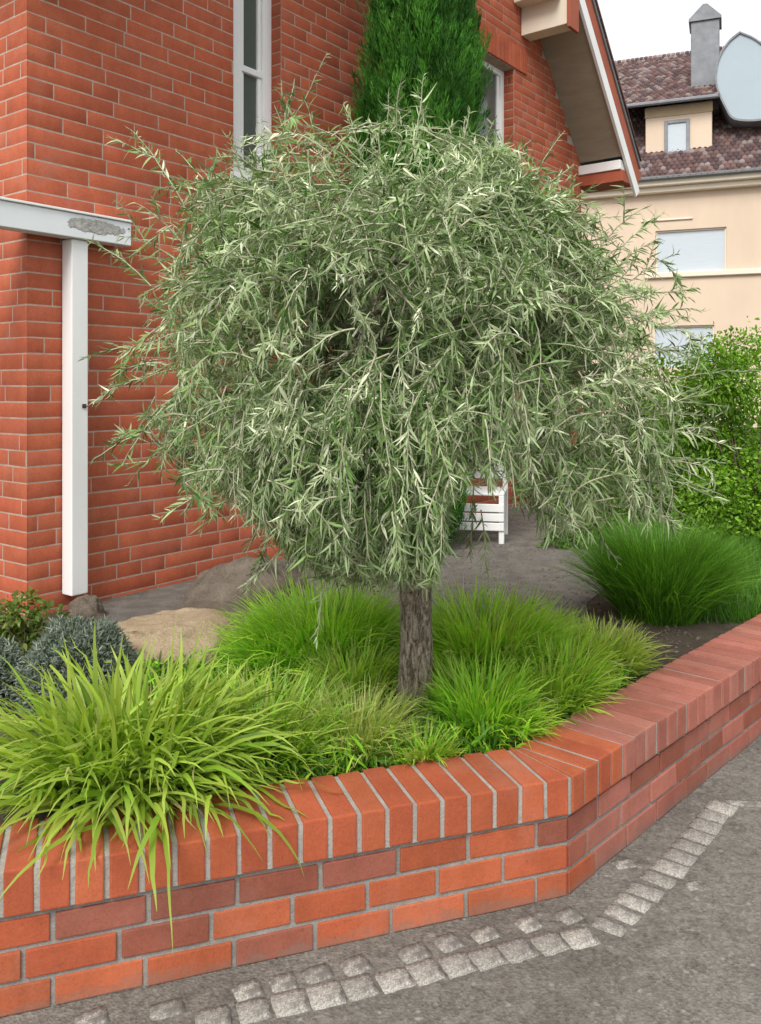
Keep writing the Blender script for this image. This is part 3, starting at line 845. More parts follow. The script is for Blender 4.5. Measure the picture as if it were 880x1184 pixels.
def mound(cx, cy, rad, h, n, cols, seed, label, w=.0105, straw=.04, tip=(.54, .66, .14)):
    parts = [blades(cx, cy, n, rad * .55, h * .7, h * 1.15, w, 4, 50, 15, 80, cols, tip, 6, seed=seed, bent=.04),
             blades(cx, cy, n // 5, rad * .62, h * .45, h * .8, w * .8, 30, 75, 10, 60, cols, tip, 5, seed=seed + 3),
             blades(cx, cy, int(n * straw) + 8, rad * .6, h * .8, h * 1.2, w * .6, 4, 60, 5, 70, STRAW, (.55, .48, .25), 6, seed=seed + 1, bent=.15)]
    grass_clump('grass_clump', parts, label, 'ornamental grass', G1, loc=(cx, cy))
mound(-.24, 3.62, .33, .38, 1900, MIDG, 20, 'largest bright green grass mound left of the trunk, before the house')
mound(-.42, 3.52, .20, .28, 800, MIDG, 36, 'green grass mound beside the sandstone rock, left of the largest mound')
mound(-.10, 3.26, .19, .24, 900, MIDG + YELG, 22, 'mid green grass mound close to the left side of the trunk', straw=.08)
mound(-.08, 2.80, .18, .22, 1000, YELG, 24, 'yellowish fine grass mound right behind the coping, left of the trunk base', .007, .14, (.6, .62, .3))
mound(.42, 3.50, .32, .37, 1900, MIDG + LIME[:2], 26, 'tall bright green grass mound behind the trunk on its right')
mound(.34, 2.96, .19, .26, 950, MIDG, 28, 'green grass mound right of the trunk base behind the wall bend')
mound(.44, 2.92, .12, .17, 420, MIDG + YELG, 34, 'small grass mound filling the corner inside the wall bend')
mound(.62, 3.20, .20, .25, 900, MIDG + LIME, 30, 'grass mound against the coping just past the wall bend')
mound(.24, 3.26, .17, .24, 700, MIDG, 38, 'green grass mound close behind the right side of the trunk')
mound(.72, 3.44, .20, .25, 850, MIDG + LIME, 42, 'grass mound in the middle of the right group, before the pale farthest one')
mound(.13, 2.72, .12, .13, 420, YELG + MIDG, 44, 'small low grass tuft between the trunk foot and the coping')
mound(.70, 3.75, .18, .24, 650, MIDG + LIME[:2], 46, 'grass mound at the back edge of the bed beside the grey path')
mound(.92, 3.60, .22, .22, 900, LIME + YELG, 32, 'pale lime grass mound farthest along the right arm of the wall', tip=(.56, .6, .22))
# dark round tuft
tuft = [blades(1.44, 4.45, 6800, .19, .36, .58, 0.0046, 2, 44, 8, 64, DEEP + MIDG[2:3] + [(.11, .26, .03)], (.14, .26, .05), 6, seed=40)]
grass_clump('grass_tuft', tuft, 'large dark green fountain grass tuft by the right arm of the wall', 'ornamental grass', loc=(1.44, 4.45))

# low weeds and leaf litter that fill the bed between the mounds
def scatter_leaves(n, pos, size, cols, seed, up=.5, aspect=.32, zlift=.03):
    rg = np.random.default_rng(seed); base = pos(rg, n)
    d = rg.normal(0, 1, (n, 3)); d[:, 2] = np.abs(d[:, 2]) * up; d = unit(d)
    sd = unit(np.cross(d, rg.normal(0, 1, (n, 3))))
    L = size * rg.uniform(.6, 1.3, n)
    P = base[:, None] + d[:, None] * (np.linspace(0, 1, 4)[None, :, None] * L[:, None, None])
    P[:, :, 2] -= (np.linspace(0, 1, 4) ** 2)[None] * (L * .25)[:, None]
    wid = L[:, None] * aspect * .5 * np.array([.25, 1, .8, .06])[None]
    cc = np.array(cols)[rg.integers(0, len(cols), n)] * rg.uniform(.75, 1.25, (n, 1))
    return ribbons(P, np.repeat(sd[:, None], 4, 1), wid, np.repeat(cc[:, None], 4, 1))
def bed_pos(rg, n):
    out = []
    while len(out) < n:
        x, y = rg.uniform(-1.0, 1.0), rg.uniform(2.5, 3.7)
        q = np.array((x, y)) - CO
        if min(q @ NL, q @ NR) > DEPTH + .01 and y < 3.75 - .25 * abs(x): out.append((x, y, SOIL + rg.random() ** 2 * .06))
    return np.array(out)
V, Q, K = merge([scatter_leaves(2600, bed_pos, .03, DEEP + [(.16, .20, .05)], 50), scatter_leaves(9000, bed_pos, .095, MIDG + DEEP, 51, 2.2, .085)])
gc = link('ground_cover', quads_mesh('ground_cover', V, Q, K), M['bush_leaf'])
tag(gc, 'low leafy weeds covering the soil between the grass mounds', 'ground cover', kind='stuff')
# lawn at the right, beyond the tuft
def lawn_blades(n, seed):
    rg = np.random.default_rng(seed)
    pts = []
    while len(pts) < n:
        x, y = rg.uniform(1.2, 4.4), rg.uniform(4.3, 8.6)
        q = np.array((x, y)) - CO
        if q @ NR > DEPTH + .02 and x > 1.28 + (y - 4.7) * .2 and (mnoise.noise(Vector((x * 1.6, y * 1.6, 3))) > (-.6 if y < 5.4 and x > 1.75 else -.25)): pts.append((x, y))
    p = np.array(pts); az = rg.random(n) * 6.283; L = rg.uniform(.04, .10, n); ln = rg.uniform(.1, .9, n)
    d = np.stack([np.cos(az) * np.sin(ln), np.sin(az) * np.sin(ln), np.cos(ln)], 1)
    base = np.concatenate([p, np.full((n, 1), SOIL)], 1)
    P = base[:, None] + d[:, None] * (np.linspace(0, 1, 3)[None, :, None] * L[:, None, None])
    sd = np.stack([-np.sin(az), np.cos(az), np.zeros(n)], 1)
    wid = np.tile(np.array([.0025, .002, .0003]), (n, 1))
    cc = np.array(DEEP + DEEP)[rg.integers(0, 8, n)] * rg.uniform(.7, 1.2, (n, 1))
    return ribbons(P, np.repeat(sd[:, None], 3, 1), wid, np.repeat(cc[:, None], 3, 1))
V, Q, K = lawn_blades(42000, 60)
tag(link('lawn_grass', quads_mesh('lawn_grass', V, Q, K), M['grass']), 'short green lawn between the fountain grass and the shrubs', 'lawn', kind='stuff')

# leafy shrubs: clumps of leaves on short twigs through a lobed volume
def shrub_leaves(c, rx, ry, rz, n, size, cols, seed, lobes=14, aspect=.5, hollow=.45):
    rg = np.random.default_rng(seed)
    lc = unit(rg.normal(0, 1, (lobes, 3))); lr = rg.uniform(.30, .52, lobes); lc = lc * (1 - lr[:, None] * .75)
    lc[::2, 2] = rg.uniform(-.95, -.35, len(lc[::2]))
    which = rg.integers(0, lobes, n)
    dirs = unit(rg.normal(0, 1, (n, 3)))
    r = (hollow + (1 - hollow) * rg.random(n) ** .5)
    p = lc[which] + dirs * (lr[which] * r)[:, None]
    # twigs that stick out
    k = rg.random(n) < .03; p[k] *= rg.uniform(1.02, 1.2, (k.sum(), 1))
    base = np.array(c) + p * np.array((rx, ry, rz))
    lo = base[:, 2] < .02; base[lo, 2] = rg.uniform(.01, .35 * rz, lo.sum())
    d = unit(dirs + rg.normal(0, .7, (n, 3)) + np.array((0, 0, .25)))
    sd = unit(np.cross(d, rg.normal(0, 1, (n, 3)) + np.array((0, 0, .4))))
    L = size * rg.uniform(.6, 1.35, n)
    P = base[:, None] + d[:, None] * (np.linspace(0, 1, 4)[None, :, None] * L[:, None, None])
    P[:, :, 2] -= (np.linspace(0, 1, 4) ** 2)[None] * (L * .3)[:, None]
    wid = L[:, None] * aspect * .5 * np.array([.2, 1, .75, .05])[None]
    tone = rg.uniform(.75, 1.25, lobes)[which]
    cc = np.array(cols)[rg.integers(0, len(cols), n)] * (rg.uniform(.75, 1.25, n) * tone)[:, None]
    return ribbons(P, np.repeat(sd[:, None], 4, 1), wid, np.repeat(cc[:, None], 4, 1))

def stems(c, h, spread, n, r, seed, col=(.10, .075, .05)):
    rg = np.random.default_rng(seed); paths, rad = [], []
    for i in range(n):
        a = rg.random() * 6.283; e = spread * rg.uniform(.3, 1)
        t = np.linspace(0, 1, 6)
        P = np.stack([c[0] + np.cos(a) * e * t ** 1.3 + rg.normal(0, .01, 6), c[1] + np.sin(a) * e * t ** 1.3 + rg.normal(0, .01, 6), c[2] + h * rg.uniform(.6, 1) * t], 1)
        paths.append(P); rad.append(r * (1.05 - t * .8))
    return tubes(paths, rad, col, 5)

def shrub(name, x, y, rx, ry, h, n, size, cols, seed, label, cat='shrub', group=None, mat='bush_leaf', aspect=.5, lobes=14, hollow=.45):
    e = empty(name, (x, y, SOIL), 0, label, cat, group)
    V, Q, K = shrub_leaves((0, 0, h * .5), rx, ry, h * .56, n, size, cols, seed, lobes, aspect, hollow)
    V = V.copy(); V[:, 2] = np.maximum(V[:, 2], 0.005)
    link('foliage', quads_mesh('foliage', V, Q, K), M[mat], e)
    V, Q, K = stems((0, 0, -.02), h * .85, min(rx, ry) * .7, 7, max(.004, h * .012), seed + 9)
    link('stems', quads_mesh('stems', V, Q, K), M['twig'], e)
    return e
BUSH = [(.14, .30, .018), (.18, .36, .025), (.09, .21, .012), (.24, .42, .04)]
DBUSH = [(.06, .14, .02), (.09, .19, .025), (.12, .24, .03)]
GB = 'leafy shrubs behind the weeping tree'
shrub('leafy_shrub', 2.95, 6.9, .70, .6, 1.5, 30000, .036, BUSH, 70, 'bright green leafy shrub at the right edge below the cream house', group=GB, lobes=30, hollow=.3)
shrub('leafy_shrub', 2.5, 7.4, .6, .5, 1.4, 11000, .042, BUSH + DBUSH, 71, 'shorter bright shrub between the crown edge and the tall right shrub', group=GB)
shrub('leafy_shrub', 4.1, 8.2, .8, .7, 2.0, 7000, .065, BUSH, 72, 'tall bright shrub behind the right edge shrub, before the cream wall', group=GB)
shrub('leafy_shrub', 3.2, 10.2, .9, .7, 1.4, 7000, .07, DBUSH + BUSH, 73, 'darker shrub below the shuttered windows, seen through the drooping twigs', group=GB)
shrub('leafy_shrub', 2.35, 8.6, .55, .5, 1.05, 4500, .055, DBUSH + BUSH, 74, 'dark shrub at the far end of the path beside the brick house corner', group=GB)
shrub('leafy_shrub', 3.3, 6.25, .38, .35, .5, 3000, .045, DBUSH + BUSH, 75, 'low green shrub on the lawn in front of the tall right shrub', group=GB)
shrub('leafy_shrub', 1.55, 6.4, .35, .28, .32, 2200, .04, DBUSH, 76, 'low dark green weedy plant on the far side of the path', group=GB)
shrub('leafy_shrub', -1.52, 3.74, .15, .14, .27, 1700, .03, [(.10, .17, .025), (.14, .21, .04), (.18, .22, .05)], 77, 'small olive green shrub at the foot of the house corner')
GREY = [(.16, .20, .15), (.20, .24, .19), (.12, .16, .115), (.27, .31, .26)]
def cushion(x, y, r, h, n, seed, label):
    rg = np.random.default_rng(seed)
    e = empty('cushion_plant', (x, y, SOIL), 0, label, 'cushion plant', 'grey cushion plants')
    d = unit(rg.normal(0, 1, (n, 3))); d[:, 2] = np.abs(d[:, 2])
    bump = np.array([1 + .13 * mnoise.noise(Vector(v * 3.2 + seed)) + .05 * mnoise.noise(Vector(v * 9)) for v in d])
    base = d * np.array((r, r, h)) * (bump * (.86 + .16 * rg.random(n)))[:, None]
    dr = unit(d + rg.normal(0, .75, (n, 3))); L = rg.uniform(.012, .03, n)
    P = base[:, None] + dr[:, None] * (np.linspace(0, 1, 3)[None, :, None] * L[:, None, None])
    sd = unit(np.cross(dr, rg.normal(0, 1, (n, 3))))
    wid = np.tile(np.array([.0014, .0026, .0006]), (n, 1))
    cc = np.array(GREY)[rg.integers(0, 4, n)] * rg.uniform(.7, 1.35, (n, 1))
    V, Q, K = ribbons(P, np.repeat(sd[:, None], 3, 1), wid, np.repeat(cc[:, None], 3, 1))
    link('foliage', quads_mesh('foliage', V, Q, K), M['grey_leaf'], e)
    # the dense twiggy heart
    bm = bmesh.new(); bmesh.ops.create_icosphere(bm, subdivisions=4, radius=1)
    for v in bm.verts:
        k = 1 + .13 * mnoise.noise(v.co * 3.2 + Vector((seed,) * 3))
        v.co = Vector((v.co.x * r * .87 * k, v.co.y * r * .87 * k, max(v.co.z, -.05) * h * .87 * k))
    bm_obj('twig_core', bm, plain('grey twig heart', (.07, .075, .055), .95, .6, 40, .8, .1), e, True)
cushion(-1.14, 3.26, .22, .30, 15000, 80, 'round grey green cushion plant in front of the sandstone rock')
cushion(-1.52, 3.22, .20, .26, 9000, 83, 'grey cushion plant cut by the left picture edge')

# rocks
def rock(name, x, y, z, sx, sy, sz, rz, mat, seed, label, flat=0.0):
    bm = bmesh.new(); bmesh.ops.create_icosphere(bm, subdivisions=5, radius=1)
    o3 = Vector((seed * 3.1, seed * 1.7, seed))
    for v in bm.verts:
        p = v.co.copy()
        k = 1 + .30 * mnoise.noise(p * 1.1 + o3) + .12 * mnoise.noise(p * 3 + o3) + .035 * mnoise.noise(p * 9 + o3)
        q = p * k
        if flat: q.z = min(q.z, .62 + flat * q.x * .4 + .06 * mnoise.noise(p * 4 + o3))
        # strata
        q += p * .012 * math.sin(q.z * 22 + 3 * mnoise.noise(p * 2 + o3))
        v.co = Vector((q.x * sx, q.y * sy, q.z * sz))
    o = bm_obj(name, bm, M[mat], None, True)
    o.location = (x, y, z); o.rotation_euler = (0, 0, rz)
    return tag(o, label, 'rock')
rock('boulder', -.93, 3.80, .33, .32, .25, .22, -.25, 'sandstone', 3, 'flat tan sandstone rock behind the grey cushion plant', .5)
rock('boulder', -.76, 4.75, .29, .40, .28, .25, .5, 'greystone', 5, 'dark grey brown boulder leaning against the brick house wall')
rock('boulder', -.85, 4.30, .30, .36, .22, .10, .2, 'greystone', 8, 'low flat grey stone between the sandstone rock and the big boulder')
rock('boulder', -1.50, 4.42, .31, .10, .09, .11, .1, 'greystone', 9, 'small grey stone at the foot of the white post')

# white slatted chair behind the tree
chair = empty('garden_chair', (.74, 6.75, SOIL), R(-12), 'white slatted garden chair half hidden under the drooping crown', 'chair')
def cbox(name, boxes, par=chair, m='plastic_white'):
    bm = bmesh.new()
    for b in boxes: add_box(bm, *b, .004)
    return bm_obj(name, bm, M[m], par)
cbox('backrest', [(-.22, .22, .20 + i * .012, .222 + i * .012, .44 + i * .062, .494 + i * .062) for i in range(7)])
cbox('seat', [(-.24, .24, -.26 + i * .075, -.2 + i * .075, .36, .38) for i in range(6)])
cbox('front_board', [(-.24, .24, -.275, -.262, .24 - i * .07, .30 - i * .07) for i in range(3)])
for sx in (-1, 1):
    cbox('leg', [(sx * .22 - .02, sx * .22 + .02, -.26, -.22, -.01, .36)]); cbox('leg', [(sx * .22 - .02, sx * .22 + .02, .17, .21, -.01, .86)])
    cbox('armrest', [(sx * .26 - .03, sx * .26 + .03, -.28, .22, .56, .58)])

# ------------------------------------------------------------------ conifer before the house wall
con = empty('conifer_tree', (.29, 6.25, SOIL), 0, 'dark green columnar conifer in front of the red brick gable', 'tree')
def conifer_parts(plumes, per, seed):
    rg = np.random.default_rng(seed); H = 6.4
    spires = [(.07, .02, H, .34), (-.13, .05, H * .95, .27), (.17, -.02, H * .95, .22), (-.37, -.03, 3.35, .12), (.03, -.18, H * .9, .26)]
    wts = np.array([q[2] * q[3] for q in spires]); wts /= wts.sum()
    which = rg.choice(len(spires), plumes, p=wts); S = np.array(spires)[which]
    u = rg.random(plumes) ** .9
    prof = np.clip((1 - u) * 2.2, 0, 1) ** .8 * np.clip(.35 + (u * S[:, 2] - .5) * .8, .35, 1)
    a = rg.random(plumes) * 6.283
    r = S[:, 3] * prof * rg.uniform(.45, 1.0, plumes) ** .5
    base = np.stack([S[:, 0] + r * np.cos(a), S[:, 1] + r * np.sin(a), .02 + u * (S[:, 2] - .3)], 1)
    out = np.stack([np.cos(a), np.sin(a), np.zeros(plumes)], 1)
    axis = unit(out * rg.uniform(.05, .32, (plumes, 1)) + np.array((0, 0, 1.)) + rg.normal(0, .08, (plumes, 3)))
    LP = rg.uniform(.16, .34, plumes); RP_ = LP * rg.uniform(.13, .2, plumes)
    cols = np.array([(.032, .13, .012), (.045, .17, .015), (.062, .21, .02), (.026, .10, .011), (.08, .24, .028)])
    pc = cols[rg.integers(0, 5, plumes)] * rg.uniform(.7, 1.3, (plumes, 1)); pc[rg.random(plumes) < .012] = (.17, .13, .05)
    n = plumes * per; k = np.repeat(np.arange(plumes), per)
    t = rg.random(n) ** .8
    b = rg.normal(0, 1, (n, 3)); b -= (b * axis[k]).sum(1)[:, None] * axis[k]; b = unit(b)
    w_ = RP_[k] * np.sin(np.clip(t * .82 + .15, 0, 1) * np.pi) * rg.random(n) ** .5
    pos = base[k] + axis[k] * (LP[k] * t)[:, None] + b * w_[:, None] + out[k] * (.12 * LP[k] * t * t)[:, None]
    d = unit(axis[k] + b * rg.uniform(.08, .55, (n, 1)) + rg.normal(0, .13, (n, 3)))
    L = rg.uniform(.025, .062, n) * (1.1 - .4 * t)
    sd = unit(np.cross(d, rg.normal(0, 1, (n, 3))))
    P = pos[:, None] + d[:, None] * (np.linspace(0, 1, 3)[None, :, None] * L[:, None, None])
    wid = L[:, None] * .5 * np.array([.09, .14, .03])[None]
    cc = pc[k] * rg.uniform(.8, 1.25, (n, 1))
    return ribbons(P, np.repeat(sd[:, None], 3, 1), wid, np.repeat(cc[:, None], 3, 1))
V, Q, K = conifer_parts(4600, 110, 90)
link('crown', quads_mesh('crown', V, Q, K), M['needle'], con)
t = np.linspace(0, 1, 8)
V, Q, K = tubes([np.stack([.05 + .02 * np.sin(t * 5), .0 * t, -.05 + t * 5.0], 1)], [.11 * (1.05 - t)], (.1, .07, .05), 8)
link('trunk', quads_mesh('trunk', V, Q, K), M['bark'], con)

# ------------------------------------------------------------------ the weeping silver tree
TX, TY = .115, 3.02
tree = empty('weeping_tree', (TX, TY, SOIL), 0, 'small weeping silver leaved tree with a mop crown in the raised bed', 'tree')
rg = np.random.default_rng(123)
# trunk: gnarled, flared at the foot, with a graft collar near the top
nz_, ns_ = 46, 26
V = []
for k in range(nz_):
    u = k / (nz_ - 1); z = -.04 + u * .86
    r = .058 + .022 * math.exp(-u * 9) + .004 * math.exp(-((u - .78) / .06) ** 2) - .006 * u
    for j in range(ns_):
        a = j / ns_ * 2 * math.pi
        q = r * (1 + .10 * mnoise.noise(Vector((math.cos(a) * 2.6, math.sin(a) * 2.6, z * 5))) + .075 * mnoise.noise(Vector((math.cos(a) * 7, math.sin(a) * 7, z * 13))))
        V.append((.006 * math.sin(u * 5) + .012 * u + q * math.cos(a), q * math.sin(a), z))
i = np.arange(nz_ * ns_).reshape(nz_, ns_); j = np.roll(i, -1, 1)
Q = np.stack([i[:-1], j[:-1], j[1:], i[1:]], -1).reshape(-1, 4)
link('trunk', quads_mesh('trunk', V, Q), M['bark'], tree)

# crown envelope, heights above the soil (z) and plan radius on the right and left sides
ZP = np.array([.42, .52, .60, .665, .755, .965, 1.175, 1.385, 1.535, 1.685, 1.82, 1.89, 1.955, 2.03, 2.07])
RR = np.array([.30, .45, .62, .85, 1.00, .98, .93, .86, .78, .60, .46, .39, .34, .22, .05])
RL = np.array([.28, .40, .45, .55, .74, .96, 1.02, .94, .88, .86, .80, .72, .58, .36, .10])
PXB = np.array([60, 125, 160, 230, 290, 335, 380, 440, 500, 515, 530, 588, 605, 640, 700, 800, 840, 900])
PYB = np.array([480, 490, 530, 580, 592, 640, 668, 668, 650, 620, 545, 545, 590, 612, 605, 606, 592, 520])
def env_r(z, a):
    n = 1 + .24 * mnoise.noise(Vector((math.cos(a) * 1.6, math.sin(a) * 1.6, z * 1.7 + 4))) + .12 * mnoise.noise(Vector((math.cos(a) * 4, math.sin(a) * 5, z * 4)))
    k = .5 + .5 * math.cos(a)
    return float(np.interp(z, ZP, RR) * k + np.interp(z, ZP, RL) * (1 - k)) * (1 - .1 * abs(math.sin(a))) * n
def bottom(x, y):                        # how low the curtain of twigs hangs, by place
    wx, wy = x + TX, y + TY
    q = 440 + wx / max(wy, 1.2) * 1000 if wy > 1.2 else 440
    yy = float(np.interp(q, PXB, PYB))
    return EYE + (445 - yy) / 1000 * (TY - .15) - SOIL + .16 * max(-.6, min(.6, y)) * 0
limbs, lrad = [], []
tips = []
for k in range(13):
    a = k / 13 * 2 * math.pi + rg.normal(0, .15); top = rg.uniform(1.4, 1.82); reach = rg.uniform(.35, .8)
    t = np.linspace(0, 1, 12)
    r = reach * t ** 1.25
    z = .78 + (top - .78) * np.sin(t * math.pi * .56) ** .9
    P = np.stack([.012 + r * np.cos(a + .5 * t * rg.normal(0, .5)) + rg.normal(0, .008, 12), r * np.sin(a) + rg.normal(0, .008, 12), z], 1)
    P[0] = (.012, 0, .76)
    limbs.append(P); lrad.append(.022 * (1.08 - t) + .004); tips += list(P[4:])
    for m in range(5):
        q = rg.integers(4, 11); s = P[q]; b = a + rg.normal(0, .9)
        L = rg.uniform(.25, .5); tt = np.linspace(0, 1, 7)
        B = np.stack([s[0] + np.cos(b) * L * tt, s[1] + np.sin(b) * L * tt, s[2] + L * (.5 * tt - .6 * tt ** 2) + .02], 1)
        limbs.append(B); lrad.append(.009 * (1.1 - tt) + .002); tips += list(B[1:])
for P in limbs:
    for q in P:
        e = .86 * env_r(q[2], math.atan2(q[1], q[0])) if q[2] > .8 else 9
        r = math.hypot(q[0], q[1])
        if r > e: q[0] *= e / r; q[1] *= e / r; q[2] -= .04
V, Q, K = tubes(limbs, lrad, (.16, .13, .10), 6)
link('branches', quads_mesh('branches', V, Q, K), M['bark'], tree)
tips = np.array(tips)

shoots = []; kinds = {}
def grow(p, d, maxL, grav, stiff=.085, free=False):
    pts = [p.copy()]; step = .028; d = d / np.linalg.norm(d); L = 0
    lim = rg.uniform(.80, 1.13); bz = bottom(p[0], p[1]) + abs(rg.normal(0, .045))
    while L < maxL:
        d = d + np.array((0, 0, -grav)) + rg.normal(0, stiff, 3); d /= np.linalg.norm(d)
        q = pts[-1] + d * step; L += step
        a = math.atan2(q[1], q[0]); r = math.hypot(q[0], q[1])
        if not free:
            if q[2] < .44 or q[2] < bottom(q[0], q[1]) + abs(rg.normal(0, .03)): break
            e = env_r(q[2], a) * lim
            if r > e:
                if len(pts) > 6 and rg.random() < .25: break
                q[0] *= e / r; q[1] *= e / r
        pts.append(q)
    return np.array(pts)
count = 0
while count < 2700:
    if rg.random() < .45:
        p = tips[rg.integers(len(tips))] + rg.normal(0, .05, 3)
    else:                                # on the shell of the dome
        a = rg.random() * 6.283; z = rg.uniform(.6, 1.97) ; rr = env_r(z, a) * rg.uniform(.55, .98)
        p = np.array((rr * math.cos(a), rr * math.sin(a), z))
    r = math.hypot(p[0], p[1]); a = math.atan2(p[1], p[0])
    if mnoise.noise(Vector(p) * 3.4 + Vector((2, 7, 1))) < -.1 and rg.random() < .9: continue     # gaps between the boughs
    if r > env_r(p[2], a) or p[2] < bottom(p[0], p[1]) + .1: continue
    out = np.array((p[0], p[1], 0)) / (r + .05)
    d = out * rg.uniform(.3, 1.0) + np.array((0, 0, rg.uniform(-.2, .55))) + rg.normal(0, .45, 3)
    hi = np.clip((p[2] - 1.0) / .6, 0, 1)           # the upper shoots arch and twist, the lower ones hang
    d = d + rg.normal(0, .35 * hi, 3)
    if p[0] > .5 and rg.random() < .55: continue      # the right side is loose and airy
    s = grow(p, d, rg.uniform(.16, .6 - .2 * hi), rg.uniform(.05, .22) * (1 - .62 * hi), .085 + .09 * hi)
    if len(s) > 4: shoots.append(s); count += 1; kinds[len(shoots) - 1] = 0 if rg.random() < .62 else 1
# curtain strands that hang to the lower edge
for k in range(520):
    a = rg.random() * 6.283; z = rg.uniform(.85, 1.25); rr = env_r(z, a) * rg.uniform(.35, .95)
    p = np.array((rr * math.cos(a), rr * math.sin(a), z))
    if p[2] < bottom(p[0], p[1]) + .1: continue
    s = grow(p, np.array((math.cos(a) * .4, math.sin(a) * .4, -.5)), rg.uniform(.3, .7), .2)
    if len(s) > 4: shoots.append(s)
for k in range(520):
    p = np.array((rg.uniform(-.46, .06), rg.uniform(-.6, .5), rg.uniform(.72, 1.15)))
    if p[2] < bottom(p[0], p[1]) + .08: continue
    s = grow(p, np.array((rg.normal(0, .4), rg.normal(0, .4), -.5)), rg.uniform(.25, .6), .2)
    if len(s) > 4: shoots.append(s)
for k in range(260):
    p = np.array((rg.uniform(-.30, .12), rg.uniform(-.75, -.2), rg.uniform(.8, 1.3)))
    if p[2] < bottom(p[0], p[1]) + .08: continue
    s = grow(p, np.array((rg.normal(0, .5), rg.normal(0, .5), -.3)), rg.uniform(.2, .5), .14, .12)
    if len(s) > 4: shoots.append(s)
# stray whips that leave the outline: (from pixel, towards pixel, droop)
def whip(x0, y0, x1, y1, depth, sag=.0):
    A = px(x0, y0, depth) - np.array((TX, TY, SOIL)); B = px(x1, y1, depth + rg.normal(0, .08)) - np.array((TX, TY, SOIL))
    n = max(7, int(np.linalg.norm(B - A) / .028)); t = np.linspace(0, 1, n)[:, None]
    P = A + (B - A) * t + np.array((0, 0, 1.)) * sag * np.sin(t * math.pi) * .5
    return P + np.cumsum(rg.normal(0, .0022, (n, 3)), 0)
for wv in [(720, 480, 845, 470, 2.9, .06), (700, 530, 815, 555, 2.8, .06), (740, 500, 850, 520, 3.0, .05), (700, 585, 790, 612, 2.9, .04), (690, 400, 790, 420, 2.8, .06), (730, 370, 815, 355, 3.1, .04), (680, 300, 760, 320, 2.9, .04), (180, 400, 135, 415, 2.8, .03), (175, 500, 128, 510, 2.8, .03), (250, 570, 235, 612, 2.8, 0), (320, 600, 300, 660, 2.75, 0), (440, 180, 440, 135, 2.9, 0), (250, 230, 205, 175, 2.9, .02), (310, 190, 300, 130, 2.9, 0), (370, 180, 352, 110, 2.95, 0), (395, 185, 415, 140, 2.9, 0), (530, 190, 545, 130, 2.95, .0), (575, 200, 612, 160, 3.0, .02), (620, 230, 668, 190, 3.0, .02), (650, 270, 720, 250, 3.1, .04), (700, 350, 785, 290, 3.1, .05), (690, 330, 760, 275, 3.0, .03), (720, 380, 800, 370, 3.0, .04), (700, 450, 800, 445, 2.9, .06), (700, 500, 810, 480, 2.9, .06), (700, 570, 800, 600, 2.9, .06), (650, 590, 700, 612, 2.9, .03), (210, 280, 160, 235, 2.9, .03), (190, 420, 130, 440, 2.75, .04), (200, 510, 150, 560, 2.8, .03), (240, 560, 215, 590, 2.8, .02), (215, 240, 150, 150, 2.9, .03), (300, 215, 378, 62, 2.9, .0), (335, 200, 322, 95, 3.0, 0), (345, 190, 318, 120, 2.95, 0), (480, 180, 492, 90, 2.7, 0), (470, 190, 455, 140, 2.75, 0),
           (505, 185, 520, 150, 2.9, 0), (600, 210, 655, 222, 2.9, .04), (590, 250, 650, 150, 3.0, .02), (420, 180, 400, 128, 2.9, 0), (690, 290, 745, 235, 3.1, .03), (700, 310, 770, 250, 3.1, .05),
           (740, 340, 800, 345, 3.1, .03), (735, 460, 872, 430, 2.9, .05), (740, 520, 835, 500, 2.9, .06), (720, 560, 835, 575, 2.9, .06), (730, 545, 835, 540, 3.0, .05), (720, 420, 820, 400, 3.1, .05),
           (200, 260, 150, 300, 2.8, .02), (205, 300, 135, 270, 2.9, .03), (180, 380, 118, 468, 2.7, .05), (165, 440, 112, 470, 2.7, .04), (190, 470, 140, 540, 2.7, .04), (175, 330, 130, 300, 2.8, .03),
           (340, 620, 280, 680, 2.7, -.02), (310, 580, 288, 640, 2.7, 0), (555, 590, 570, 690, 3.0, .0), (548, 560, 545, 640, 3.0, .0), (410, 640, 350, 662, 2.6, -.08), (500, 560, 640, 520, 2.5, .05),
           (230, 220, 200, 205, 2.9, .0), (280, 200, 262, 160, 2.95, 0), (555, 180, 570, 140, 3.0, 0), (640, 250, 690, 215, 3.0, .02), (780, 380, 812, 395, 3.1, .02), (760, 300, 790, 330, 3.1, .02)]:
    s = whip(*wv); shoots.append(s)
    if rg.random() < .7:                 # a side twig
        m = s[len(s) // 2]; dd = unit((s[-1] - s[0])[None])[0] + rg.normal(0, .5, 3)
        shoots.append(grow(m, dd, rg.uniform(.08, .2), .03, free=True))
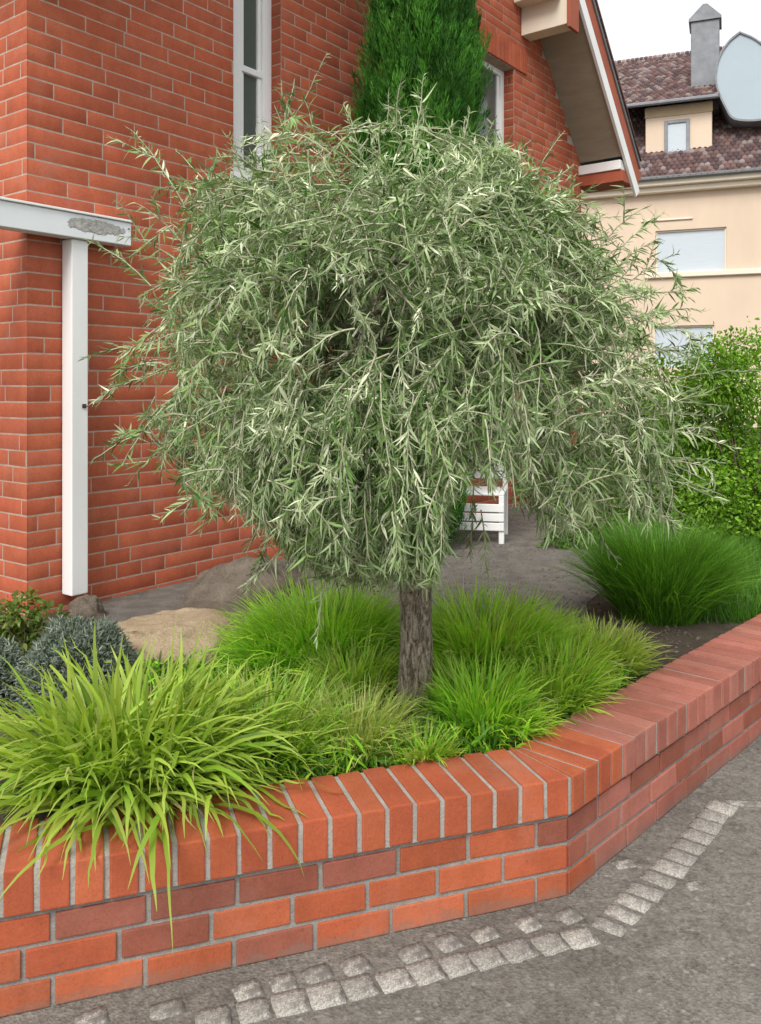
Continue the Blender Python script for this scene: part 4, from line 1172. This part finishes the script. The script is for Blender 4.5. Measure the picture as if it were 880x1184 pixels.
# leaves along every shoot
LV = []
SIL = 1.14 * np.array([(.19, .28, .105), (.28, .365, .17), (.15, .235, .075), (.41, .48, .28), (.23, .32, .125), (.62, .66, .47)])
OLD = np.array([(.075, .15, .03), (.10, .19, .045), (.06, .125, .025), (.15, .26, .065), (.09, .18, .03), (.21, .31, .10)])
BP, BD, BL, BC = [], [], [], []
for si, s in enumerate(shoots):
    n = len(s); T = np.gradient(s, axis=0); T /= np.linalg.norm(T, axis=1)[:, None] + 1e-9
    m = max(8, int(n * 3.5)); idx = np.linspace(.4, n - 1, m)
    i0 = np.clip(idx.astype(int), 0, n - 1); p = s[i0] + T[i0] * ((idx - i0) * .028)[:, None]
    sp = rg.normal(0, 1, (m, 3)); sp -= (sp * T[i0]).sum(1)[:, None] * T[i0]; sp = unit(sp)
    ang = rg.uniform(.35, 1.1, m)[:, None]
    d = T[i0] * np.cos(ang) + sp * np.sin(ang); d = unit(d + np.array((0, 0, -.12)))
    u = idx / (n - 1)
    BP.append(p); BD.append(d); BL.append(rg.uniform(.022, .052, m) * (1.05 - .45 * u ** 3))
    tone = rg.uniform(.65, 1.35); hue = rg.integers(0, 6)
    pal = SIL if kinds.get(si, 1 if rg.random() < .6 else 0) == 0 else OLD
    c = pal[np.where(rg.random(m) < .65, hue, rg.integers(0, 6, m))] * (tone * rg.uniform(.85, 1.15, m))[:, None]
    young = np.clip(u * 1.5 - .9, 0, 1)[:, None] * rg.uniform(0, .7)
    BC.append(c * (1 - young) + np.array((.40, .44, .32)) * young)
BP = np.concatenate(BP); BD = np.concatenate(BD); BL = np.concatenate(BL); BC = np.concatenate(BC); n = len(BP)
sd = unit(np.cross(BD, rg.normal(0, 1, (n, 3)))); nn = np.cross(sd, BD)
u = np.linspace(0, 1, 5); bend = rg.normal(0, .62, n)
P = BP[:, None] + BD[:, None] * (u[None, :, None] * BL[:, None, None]) + nn[:, None] * ((u ** 2)[None, :, None] * (bend * BL)[:, None, None])
P[:, :, 2] -= (u ** 2)[None] * (BL * .14)[:, None]
wid = (BL * rg.uniform(.10, .17, n))[:, None] * .5 * np.array([.3, .95, 1.0, .62, .06])[None]
V, Q, K = ribbons(P, np.repeat(sd[:, None], 5, 1), wid, np.repeat(BC[:, None], 5, 1))
link('crown', quads_mesh('crown', V, Q, K), M['silver_leaf'], tree)
V, Q, K = tubes(shoots, [.0024 * (1.1 - np.linspace(0, 1, len(s)) * .7) for s in shoots], (.42, .41, .29), 4)
link('twigs', quads_mesh('twigs', V, Q, K), M['twig'], tree)
print('leaves', n, 'shoots', len(shoots))
